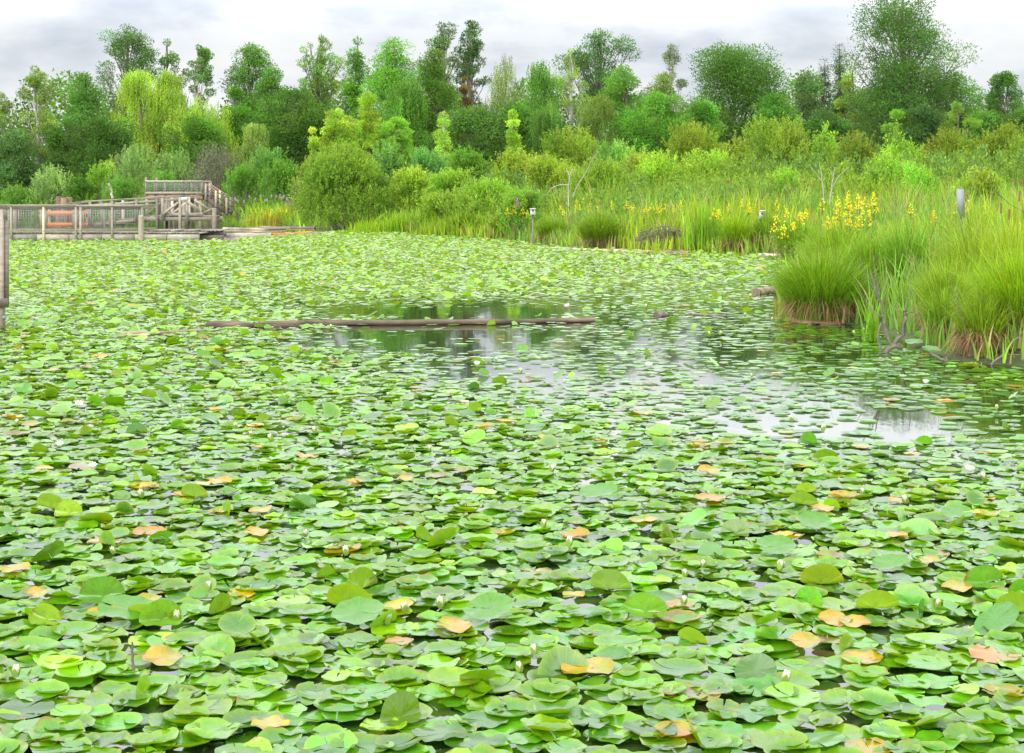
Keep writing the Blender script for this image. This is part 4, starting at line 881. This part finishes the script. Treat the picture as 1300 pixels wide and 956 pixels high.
# brush heap on the bank
def brush():
    rs = np.random.RandomState(3); x, y = S(845, 318); mb = MB()
    for i in range(420):
        a = rs.uniform(0, PI); r = rs.rand()**.5; b = np.array([math.cos(a)*1.1*r, rs.uniform(-.4, .3), .05+.62*math.sin(a)*r]); t = b+rs.normal(0, .24, 3)
        if t[2] > 0: mb.tube(curve(b, t, rs.normal(0, .1, 3), 4, rs), .011, .006, 3)
    mb.tube(curve((.1, -.4, .62), (.72, -.4, .25), (0, 0, .22), 7, rs), .03, .022, 6); mb.tube(curve((-.9, -.3, .55), (.3, -.3, .75), (0, 0, .15), 7, rs), .02, .012, 5)
    ob = mb.build('brush_heap', M_DEAD, None); ob.location = (x, y, .05); tag(ob, 'heap of grey dead twigs at the water edge beside the olive tussock', 'brush heap')
brush()
# floating logs
def log(name, pts, r0, r1, label, tint=(.30, .26, .21), group='logs lying in the water', rough=.25, flat=.8, zoff=.02, dark_end=None):
    P = np.array([[*S(a, b), zoff] for a, b in pts]); k = max(8, int(np.linalg.norm(P[-1]-P[0])*4)); s0 = np.linspace(0, 1, len(P)); t = np.linspace(0, 1, k)
    C = np.stack([np.interp(t, s0, P[:, i]) for i in range(3)], 1); o = C.mean(0); C[1:-1] += RS.normal(0, r0*.06, C[1:-1].shape)
    n = 12; d = unit(np.gradient(C, axis=0)); u_ = unit(np.cross(d, [0, 0, 1.])); v = np.array([0, 0, 1.])
    r = (r0+(r1-r0)*t)*(1+RS.normal(0, rough*.25, k)); a = np.arange(n)/n*2*PI; bump = 1+RS.normal(0, rough*.35, (1, n))*.6+RS.normal(0, rough*.15, (k, n))
    V = C[:, None]+(r[:, None]*bump)[..., None]*(np.cos(a)[None, :, None]*u_[:, None]+np.sin(a)[None, :, None]*v*flat)
    mb = MB(); i = np.arange(k-1)[:, None]*n; j = np.arange(n)[None]
    T = np.broadcast_to(np.array(tint), (k*n, 3))*np.repeat(np.exp(RS.normal(0, .30, k)), n)[:, None]*np.exp(RS.normal(0, .12, (k*n, 1)))
    mb.add(V.reshape(-1, 3), np.stack([i+j, i+(j+1) % n, i+n+(j+1) % n, i+n+j], -1), T)
    for e_ in (V[0], V[-1]): mb.add(e_, [[q, q+1, (n-2-q) % n, (n-1-q) % n] for q in range(n//2-1)], np.array(tint)*.8)
    return tag(mb.build(name, M_LOG, None, o), label, 'log', group)
log('floating_log', [(262, 416), (330, 416), (420, 413), (600, 412), (755, 409)], .082, .045, 'long thin weathered log floating across the open pool', (.155, .125, .09), flat=.7, zoff=.035, rough=.6)
log('floating_log', [(152, 426), (185, 425), (255, 421)], .055, .025, 'short pale pole floating left of the long log', (.52, .42, .33))
log('floating_log', [(870, 400), (922, 402)], .022, .018, 'low dark stick log floating in the loose pads right of centre', (.28, .25, .23))
log('floating_log', [(833, 402), (846, 401)], .075, .055, 'short dark stump floating left of the low stick log', (.20, .17, .16))
log('floating_log', [(960, 374), (985, 372)], .09, .11, 'dark log end poking out left of the shaggy tussock', (.28, .23, .19), zoff=.05)
log('bank_log', [(662, 314), (745, 319), (800, 321)], .07, .08, 'pale long log lying at the bank before the olive tussock', (.50, .43, .36), group='logs along the bank')
log('bank_log', [(770, 319), (835, 322), (875, 323)], .10, .10, 'reddish brown log at the bank under the dead brush', (.33, .20, .14), group='logs along the bank')
log('bank_log', [(822, 324), (845, 325), (885, 325)], .07, .05, 'black wet log end in front of the reddish log', (.05, .04, .035), group='logs along the bank')
log('bank_log', [(700, 310), (722, 310)], .08, .07, 'short pale log piece beside the left nest box', (.50, .44, .38), group='logs along the bank')
log('bank_log', [(962, 326), (996, 326)], .11, .10, 'pale bleached log at the foot of the right nest box', (.70, .64, .56), group='logs along the bank')
log('bank_log', [(640, 334), (695, 334)], .05, .04, 'thin dead stalk lying over far pads in front of the bank', (.55, .45, .42), group='logs along the bank')
log('bank_log', [(482, 283), (520, 281)], .09, .07, 'grey dead log leaning in reeds right of the round bush', (.38, .34, .30), group='logs along the bank', zoff=.35)
log('boom_log', [(284, 300), (345, 300)], .17, .16, 'grey boom log between the dock and the rusty plank', (.42, .38, .35), group='boom logs right of the dock', rough=.12)
log('boom_log', [(344, 300), (396, 297)], .14, .14, 'rusty orange stretch of the boom logs', (.60, .22, .06), group='boom logs right of the dock', rough=.12)
log('boom_log', [(395, 298), (424, 297)], .13, .12, 'grey boom log end touching the round bush', (.40, .36, .33), group='boom logs right of the dock', rough=.12)
log('boom_log', [(284, 291), (330, 292), (362, 291)], .10, .10, 'narrow back boom log behind the grey one', (.40, .35, .30), group='boom logs right of the dock', rough=.12)
log('boom_log', [(330, 289), (400, 290)], .08, .08, 'dark thin boom log in front of the marsh grass', (.25, .21, .17), group='boom logs right of the dock', rough=.12)

# ------------------------------------------------------------------ timber structures
WG = (.31, .292, .25)
def wt(c=WG, a=.16):
    k = math.exp(random.gauss(0, a*1.7)); return tuple(np.clip(np.array(c)*k*[1.0+random.uniform(-.04, .06), 1.0, 1.0-random.uniform(-.05, .12)], .02, .9))
def part(e, name, mat, fn, smooth=False):
    mb = MB(); fn(mb); return mb.build(name, mat, e, tuple(e.location), smooth)
def wire_panel(e, x0, x1, z0, z1, y, step=.10, r=.008):
    mb = MB()
    for x in np.arange(x0+step/2, x1, step): mb.box((x, y, z0), (x, y, z1), r, r)
    for z in np.arange(z0+step/2, z1, step): mb.box((x0, y, z), (x1, y, z), r, r)
    mb.build('wire_mesh', M_WIRE, e, tuple(e.location))
def X_(px, d): return (px-CX)/F*d
def Z_(py, d): return H-(py-HY)*d/F
# left boardwalk
D0 = 46.2*K; e = empty('boardwalk', (X_(90, D0), D0, 0), 'grey timber boardwalk with mesh railing crossing the far left water', 'boardwalk')
xa, xb = X_(-160, D0), X_(183, D0); zt = Z_(261, D0); zd = Z_(296, D0)
part(e, 'fascia_beam', M_WOOD, lambda m: [m.box((a, D0, .14), (b-.03, D0, .14), .10, .25, wt((.42, .40, .37), .1)) for a, b in zip(np.linspace(xa, X_(254, D0), 11)[:-1], np.linspace(xa, X_(254, D0), 11)[1:])])
part(e, 'deck', M_WOOD, lambda m: [m.box((x, D0+.06, zd), (x, D0+2.2, zd), .13, .05, wt()) for x in np.arange(xa, X_(254, D0), .15)])
for row, dd in ((0, 0), (1, 2.1)):
    Dr = D0+dd
    ps = [-150, -125, -100, -70, -40, -12, 15, 56, 97, 103, 143, 181] if row == 0 else [-140, -90, -50, 0, 35, 78, 116]
    for p in ps:
        x = X_(p, D0)
        part(e, 'post', M_WOOD, lambda m: m.box((x, Dr-.06, -.4), (x, Dr-.06, zt-.03), .085, .10, wt(a=.2), up=(0, 1, 0)))
    part(e, 'top_rail', M_WOOD, lambda m: [m.box((a, Dr-.06, zt), (b-.02, Dr-.06, zt), .16, .045, wt((.36, .33, .28))) for a, b in zip([xa]+[X_(p, D0) for p in (10, 97, 103)][:3], [X_(10, D0), X_(97, D0), X_(103, D0), xb])])
    part(e, 'upper_rail', M_WOOD, lambda m: m.box((xa, Dr-.06, zt-.10), (xb, Dr-.06, zt-.10), .06, .10, wt()))
    part(e, 'lower_rail', M_WOOD, lambda m: m.box((xa, Dr-.06, zd+.12), (xb, Dr-.06, zd+.12), .06, .09, wt()))
    for a, b in zip(ps[:-1], ps[1:]):
        if b-a > 10 and b > -20:
            xA, xB = X_(a, D0), X_(b, D0)
            for xq in (xA+.10, xB-.10): part(e, 'panel_stile', M_WOOD, lambda m: m.box((xq, Dr-.05, zd+.1), (xq, Dr-.05, zt-.1), .045, .05, wt((.40, .37, .32)), up=(0, 1, 0)))
            wire_panel(e, xA+.05, xB-.05, zd+.12, zt-.1, Dr-.10)
# orange barrier behind the railing, on pilings
e = empty('piling_cluster', (X_(80, 50*K), 50*K, 0), 'cluster of three thick grey mooring pilings behind the left railing', 'piling')
for p, r, t in ((75, .14, 249), (81, .15, 251), (86, .13, 250)):
    part(e, 'pile', M_LOG, lambda m: m.tube([(X_(p, 50*K), 50*K+(p % 3)*.12, -.5), (X_(p, 50*K), 50*K+(p % 3)*.12, 1), (X_(p, 50*K), 50*K+(p % 3)*.12, Z_(t, 50*K))], r, r*.95, 12, wt((.36, .28, .22))))
DB = 49.1*K; e = empty('orange_barrier', (X_(86, DB), DB, 0), 'orange two-board barrier seen through the left railing mesh', 'barrier')
for a, b in ((268, 273.5), (283, 288)):
    part(e, 'board', M_PAINT, lambda m: m.box((X_(60, DB), DB, Z_((a+b)/2, DB)), (X_(112, DB), DB, Z_((a+b)/2, DB)), .05, .18, (.62, .19, .05)))
for p in (62, 110):
    part(e, 'post', M_WOOD, lambda m: m.box((X_(p, DB), DB+.08, -.4), (X_(p, DB), DB+.08, Z_(265, DB)), .09, .09, wt(), up=(0, 1, 0)))
# ramp
DR = 49.5*K; e = empty('ramp_bridge', (X_(175, DR), DR, 0), 'timber ramp with sloping handrail leading up to the platform', 'ramp')
def rz_(p): return np.interp(p, [70, 104, 239, 262], [Z_(261, DR), Z_(256, DR), Z_(248.5, DR), Z_(248, DR)])
def dz_(p): return np.interp(p, [70, 104, 185, 272], [.34, .45, Z_(278, DR), Z_(278, DR)])
for side_, dy in ((0, 0), (1, 1.9)):
    part(e, 'handrail', M_WOOD, lambda m: [m.box((X_(a, DR), DR+dy, rz_(a)), (X_(b, DR)-.02, DR+dy, rz_(b)), .15, .055, wt((.38, .35, .31))) for a, b in ((72, 104), (104, 160), (160, 205), (205, 241))])
    part(e, 'under_rail', M_WOOD, lambda m: m.box((X_(78, DR), DR+dy, rz_(78)-.12), (X_(239, DR), DR+dy, rz_(239)-.12), .05, .10, wt()))
    part(e, 'stringer', M_WOOD, lambda m: [m.box((X_(a, DR), DR+dy, dz_(a)), (X_(b, DR), DR+dy, dz_(b)), .10, .16, wt()) for a, b in ((70, 104), (104, 185), (185, 272))])
    for p in (80, 115, 143, 174, 200, 207, 229, 238):
        part(e, 'post', M_WOOD, lambda m: m.box((X_(p, DR), DR+dy-.09, -.4 if p in (143, 200, 229) else dz_(p)-.1), (X_(p, DR), DR+dy-.09, rz_(min(p, 239))-.03), .11, .09, wt(a=.22), up=(0, 1, 0)))
    for p1, y1, p2, y2 in ((208, 272, 227, 257), (236, 254, 254, 266)): part(e, 'brace', M_WOOD, lambda m: m.box((X_(p1, DR), DR+dy-.16, Z_(y1, DR)), (X_(p2, DR), DR+dy-.16, Z_(y2, DR)), .05, .10, wt((.38, .35, .31))))
    wire_panel(e, X_(116, DR), X_(173, DR), .55, 1.45, DR+dy+.02)
part(e, 'walkway', M_WOOD, lambda m: [m.box((X_(p, DR), DR+.06, dz_(p)+.1), (X_(p, DR), DR+1.84, dz_(p)+.1), .15, .04, wt()) for p in np.arange(72, 272, 5)])
part(e, 'cross_beam', M_WOOD, lambda m: m.box((X_(205, DR), DR-.05, Z_(272, DR)), (X_(258, DR), DR-.05, Z_(272, DR)), .06, .13, wt()))
part(e, 'end_post', M_WOOD, lambda m: m.box((X_(272, DR), DR, -.3), (X_(272, DR), DR, Z_(264, DR)), .16, .14, wt(), up=(0, 1, 0)))
part(e, 'end_brace', M_WOOD, lambda m: m.box((X_(259, DR), DR, Z_(270, DR)), (X_(270, DR), DR, Z_(265, DR)), .06, .09, wt()))
part(e, 'notice', M_PAINT, lambda m: m.box((X_(231, DR), DR-.20, Z_(252.5, DR)), (X_(239, DR), DR-.20, Z_(252.5, DR)), .012, .14, (.50, .60, .64)))
# floating dock timbers at the foot of the ramp
DF, DM = 47.3*K, 45.8*K; e = empty('floating_dock', (X_(230, DF), DF, 0), 'low dark floating dock at the water below the ramp', 'dock')
for a, b, q, z, c in ((183, 283, 0, .08, (.20, .18, .16)), (186, 284, .5, .24, (.32, .30, .27))): part(e, 'float_timber', M_LOG, lambda m: m.box((X_(a, DF), DF+q, z), (X_(b, DF), DF+q, z), .35, .22, wt(c)))
part(e, 'deck_boards', M_WOOD, lambda m: [m.box((x, DF-.2, .38), (x, DF+1.7, .38), .14, .04, wt()) for x in np.arange(X_(188, DF), X_(282, DF), .17)])
e = empty('mooring_post', (X_(179, DM), DM, 0), 'stout pale post standing in front of the boardwalk end', 'post')
part(e, 'shaft', M_LOG, lambda m: m.tube([(X_(179, DM), DM, -.4), (X_(179, DM), DM, .5), (X_(179, DM), DM, Z_(274.5, DM))], .11, .10, 12, (.46, .42, .36)))
part(e, 'cap', M_WOOD, lambda m: m.tube([(X_(179, DM), DM, Z_(274.5, DM)), (X_(179, DM), DM, Z_(273.6, DM))], .105, .08, 12, (.5, .46, .40)))
# viewing platform and stairs
DP = 64.*K; e = empty('viewing_platform', (X_(221, DP), DP, 0), 'raised timber viewing platform with railing beyond the ramp', 'platform')
xl, xr = X_(185, DP), X_(257, DP); zf = Z_(248, DP); ztp = Z_(230, DP)
part(e, 'floor', M_WOOD, lambda m: [m.box((x, DP, zf+.05), (x, DP+2.6, zf+.05), .13, .05, wt((.30, .27, .24))) for x in np.arange(xl, xr, .15)])
for q in (0, 2.6): part(e, 'floor_beam', M_WOOD, lambda m: m.box((xl, DP+q, zf-.10), (xr, DP+q, zf-.10), .08, .22, wt((.30, .20, .15))))
for q, off in ((0, 0), (2.6, 0)):
    for p in (186, 197, 210, 233, 244.5, 256.5):
        part(e, 'post', M_WOOD, lambda m: m.box((X_(p, DP), DP+q-.09, zf), (X_(p, DP), DP+q-.09, ztp+(.22 if p == 186 else 0)), .11, .10, wt(), up=(0, 1, 0)))
    part(e, 'top_rail', M_WOOD, lambda m: m.box((xl, DP+q-.09, ztp), (xr, DP+q-.09, ztp), .16, .07, wt((.42, .39, .34))))
    part(e, 'lower_rail', M_WOOD, lambda m: m.box((xl, DP+q-.12, zf+.14), (xr, DP+q-.12, zf+.14), .05, .09, wt()))
    wire_panel(e, xl, xr, zf+.15, ztp-.05, DP+q-.15)
for p in (188, 210, 214, 233, 254):
    for q in (.1, 2.4):
        part(e, 'support', M_WOOD, lambda m: m.box((X_(p, DP), DP+q, -.3), (X_(p, DP), DP+q, zf-.2), .16, .16, wt((.30, .26, .22)), up=(0, 1, 0)))
for a, b, y1, y2 in ((189, 209, 270, 253), (234, 253, 254, 268)): part(e, 'cross_brace', M_WOOD, lambda m: m.box((X_(a, DP), DP-.02, Z_(y1, DP)), (X_(b, DP), DP-.02, Z_(y2, DP)), .05, .11, wt()))
e = empty('staircase', (X_(275, DP), DP, 0), 'timber staircase descending right from the viewing platform', 'stairs')
for q in (.1, 1.3):
    part(e, 'stringer', M_WOOD, lambda m: m.box((X_(258, DP), DP+q, Z_(250, DP)), (X_(290, DP), DP+q, Z_(271, DP)), .06, .26, wt((.15, .12, .10))))
    part(e, 'handrail', M_WOOD, lambda m: m.box((X_(259, DP), DP+q, Z_(232.5, DP)), (X_(296, DP), DP+q, Z_(257, DP)), .09, .07, wt((.26, .20, .16))))
    part(e, 'mid_rail', M_WOOD, lambda m: m.box((X_(259, DP), DP+q, Z_(239, DP)), (X_(294, DP), DP+q, Z_(263, DP)), .05, .06, wt((.26, .20, .16))))
    for p in (261, 274, 287.5):
        part(e, 'baluster_post', M_WOOD, lambda m: m.box((X_(p, DP), DP+q-.08, Z_(250+(p-258)*.66, DP)-.1), (X_(p, DP), DP+q-.08, Z_(232.5+(p-259)*.66, DP)+.02), .10, .09, wt((.36, .32, .28)), up=(0, 1, 0)))
for k in range(7):
    p = 260+k*4.4; part(e, 'tread', M_WOOD, lambda m: m.box((X_(p, DP), DP+.14, Z_(249.5+(p-258)*.66, DP)), (X_(p, DP), DP+1.26, Z_(249.5+(p-258)*.66, DP)), .22, .04, wt()))
# near railing corner at the left edge
DN = S(0, 420)[1]; e = empty('near_railing', (X_(-20, DN), DN, 0), 'tall grey railing post and frame cut by the left edge', 'railing')
part(e, 'post', M_WOOD, lambda m: m.box((X_(3, DN), DN, -.5), (X_(3, DN), DN, Z_(266, DN)), .055, .10, wt((.34, .31, .27)), up=(0, 1, 0)))
part(e, 'outer_post', M_WOOD, lambda m: m.box((X_(8, DN), DN+.02, Z_(390, DN)), (X_(8, DN), DN+.02, Z_(280, DN)), .05, .05, wt((.36, .33, .29)), up=(0, 1, 0)))
part(e, 'top_rail', M_WOOD, lambda m: m.box((X_(-150, DN), DN, Z_(272, DN)), (X_(8, DN), DN, Z_(272, DN)), .09, .12, wt((.36, .33, .28))))
part(e, 'lower_rail', M_WOOD, lambda m: m.box((X_(-150, DN), DN-.06, Z_(384, DN)), (X_(11, DN), DN-.06, Z_(384, DN)), .07, .13, wt((.30, .27, .23))))
part(e, 'bolt', M_WIRE, lambda m: m.tube([(X_(7, DN), DN-.1, Z_(402, DN)), (X_(7, DN), DN, Z_(402, DN))], .018, .018, 8))
part(e, 'far_post', M_WOOD, lambda m: m.box((X_(-110, DN), DN, -.5), (X_(-110, DN), DN, Z_(266, DN)), .11, .11, wt(), up=(0, 1, 0)))
wire_panel(e, X_(-105, DN), X_(0, DN), Z_(384, DN), Z_(276, DN), DN, .05, .003)

# nest boxes and the pale board
def nest_box(px, ytop, ybot, w, d, label, tilt=0.):
    d = d*K; x = X_(px, d); g = gz1(x, d); z0, z1 = Z_(ybot, d), Z_(ytop, d); e = empty('nest_box', (x, d, g), label, 'nest box', 'nest boxes on posts at the bank')
    W = w*d/F; t = math.tan(tilt)*(z1-z0)
    part(e, 'post', M_WOOD, lambda m: m.box((x, d+.10, g-.3), (x+t*.5, d+.10, z1-.04), .06, .06, (.25, .22, .19), up=(0, 1, 0)))
    part(e, 'box_body', M_PAINT, lambda m: m.box((x, d, z0), (x+t, d, z1-.03), .15, W, (.62, .62, .60), up=(1, 0, 0)))
    part(e, 'roof', M_PAINT, lambda m: m.box((x-W*.62+t, d-.02, z1-.02), (x+W*.62+t, d-.02, z1-.01), .24, .025, (.70, .70, .68)))
    part(e, 'entrance_hole', M_PAINT, lambda m: m.tube([(x+t*.7, d-.082, z0+(z1-z0)*.62), (x+t*.7, d-.074, z0+(z1-z0)*.62)], .032, .032, 10, (.02, .02, .02)))
nest_box(676.5, 264.5, 273, 6.5, 41.5, 'small pale nest box on a post at the bank left of the olive tussock')
nest_box(965.5, 267, 278, 5.5, 37.6, 'small pale tilted nest box on a post between tussocks on the right', .2)
d = 24.*K; e = empty('marker_board', (X_(1220, d), d, gz1(X_(1220, d), d)), 'pale grey upright board on a post among the tall right-hand reeds', 'board')
part(e, 'board', M_PAINT, lambda m: m.box((X_(1220, d), d, Z_(276, d)), (X_(1219, d), d, Z_(240, d)), .03, .15, (.26, .28, .30), up=(1, 0, 0)))
part(e, 'post', M_WOOD, lambda m: m.box((X_(1221, d), d+.07, 0), (X_(1221, d), d+.07, Z_(241, d)), .08, .08, wt(), up=(0, 1, 0)))

# ------------------------------------------------------------------ sky, sun, camera
def world():
    w = bpy.data.worlds.new('World'); scn.world = w; w.use_nodes = True; nt = w.node_tree; nt.nodes.clear(); L = nt.links.new
    out = N(nt, 'ShaderNodeOutputWorld'); bg = N(nt, 'ShaderNodeBackground')
    sky = N(nt, 'ShaderNodeTexSky', sky_type='NISHITA', sun_disc=False, sun_elevation=math.radians(SUN_EL), sun_rotation=math.radians(SUN_ROT))
    sc = N(nt, 'ShaderNodeVectorMath', operation='SCALE'); L(sky.outputs[0], sc.inputs[0]); sc.inputs['Scale'].default_value = .09
    tc = N(nt, 'ShaderNodeTexCoord'); sp = N(nt, 'ShaderNodeSeparateXYZ'); L(tc.outputs['Generated'], sp.inputs[0])
    mz = N(nt, 'ShaderNodeMath', operation='MAXIMUM'); L(sp.outputs[2], mz.inputs[0]); mz.inputs[1].default_value = 0
    # two scales of cloud, stretched along the horizon
    mp = N(nt, 'ShaderNodeMapping'); mp.inputs['Scale'].default_value = (1, 1, 2.6); mp.inputs['Location'].default_value = (CLOUD_SEED, 0, 0); L(tc.outputs['Generated'], mp.inputs[0])
    n1 = N(nt, 'ShaderNodeTexNoise', Scale=7.5, Detail=9.0, Roughness=.55, Distortion=.12); L(mp.outputs[0], n1.inputs[0])
    cr = N(nt, 'ShaderNodeValToRGB'); L(n1.outputs[0], cr.inputs[0])
    E = cr.color_ramp.elements; E[0].position = .33; E[0].color = (.60, .65, .73, 1); E[1].position = .58; E[1].color = (1.0, 1.0, 1.0, 1)
    m_ = E.new(.42); m_.color = (.74, .78, .85, 1); m_ = E.new(.49); m_.color = (.90, .925, .96, 1)
    # cloud brightness by height; extra added just above the frame to whiten reflections
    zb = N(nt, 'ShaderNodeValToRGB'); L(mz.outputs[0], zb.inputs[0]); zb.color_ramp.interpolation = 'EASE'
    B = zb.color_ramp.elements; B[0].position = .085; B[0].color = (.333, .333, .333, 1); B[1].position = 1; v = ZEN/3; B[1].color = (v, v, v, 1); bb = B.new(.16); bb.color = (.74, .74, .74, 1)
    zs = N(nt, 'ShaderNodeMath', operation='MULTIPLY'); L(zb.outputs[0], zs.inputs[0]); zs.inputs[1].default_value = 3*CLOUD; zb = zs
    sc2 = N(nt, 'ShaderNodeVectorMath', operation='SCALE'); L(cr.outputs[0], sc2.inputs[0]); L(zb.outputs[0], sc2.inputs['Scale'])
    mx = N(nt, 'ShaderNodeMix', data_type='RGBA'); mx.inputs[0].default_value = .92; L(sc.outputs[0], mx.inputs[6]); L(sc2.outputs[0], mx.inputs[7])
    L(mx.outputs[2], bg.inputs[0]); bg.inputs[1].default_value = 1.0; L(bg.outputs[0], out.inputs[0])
SUN_EL, SUN_AZ = 46., -150.       # azimuth from +Y clockwise: behind the camera, to the left
SUN_ROT = SUN_AZ
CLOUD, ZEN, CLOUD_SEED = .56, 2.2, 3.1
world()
ld = bpy.data.lights.new('sun', 'SUN'); ld.energy = 2.6; ld.angle = math.radians(80); ld.color = (1, .965, .91)
lo = bpy.data.objects.new('sun', ld); col.objects.link(lo)
el, azr = math.radians(SUN_EL), math.radians(SUN_AZ)
from mathutils import Vector
dvec = Vector((math.sin(azr)*math.cos(el), math.cos(azr)*math.cos(el), math.sin(el)))
lo.rotation_euler = dvec.to_track_quat('Z', 'Y').to_euler(); lo.location = dvec*50
cd = bpy.data.cameras.new('camera'); co = bpy.data.objects.new('camera', cd); col.objects.link(co); scn.camera = co
co.location = (0, 0, H); co.rotation_euler = (PI/2, 0, 0)
cd.sensor_width = 36; cd.lens = 36*F/1300; cd.shift_y = -(478-HY)/1300; cd.clip_end = 6000; cd.clip_start = .1
vs = scn.view_settings; vs.view_transform = 'Standard'; vs.look = 'None'; vs.gamma = 1; vs.exposure = .8; vs.use_curve_mapping = False
scn.render.engine = 'CYCLES'
cy = scn.cycles; cy.max_bounces = 6; cy.diffuse_bounces = 3; cy.glossy_bounces = 3; cy.transmission_bounces = 4; cy.transparent_max_bounces = 4
cy.use_denoising = True; cy.use_adaptive_sampling = True; cy.adaptive_threshold = .02
try: cy.denoising_input_passes = 'RGB_ALBEDO_NORMAL'; cy.denoiser = 'OPENIMAGEDENOISE'
except Exception: pass
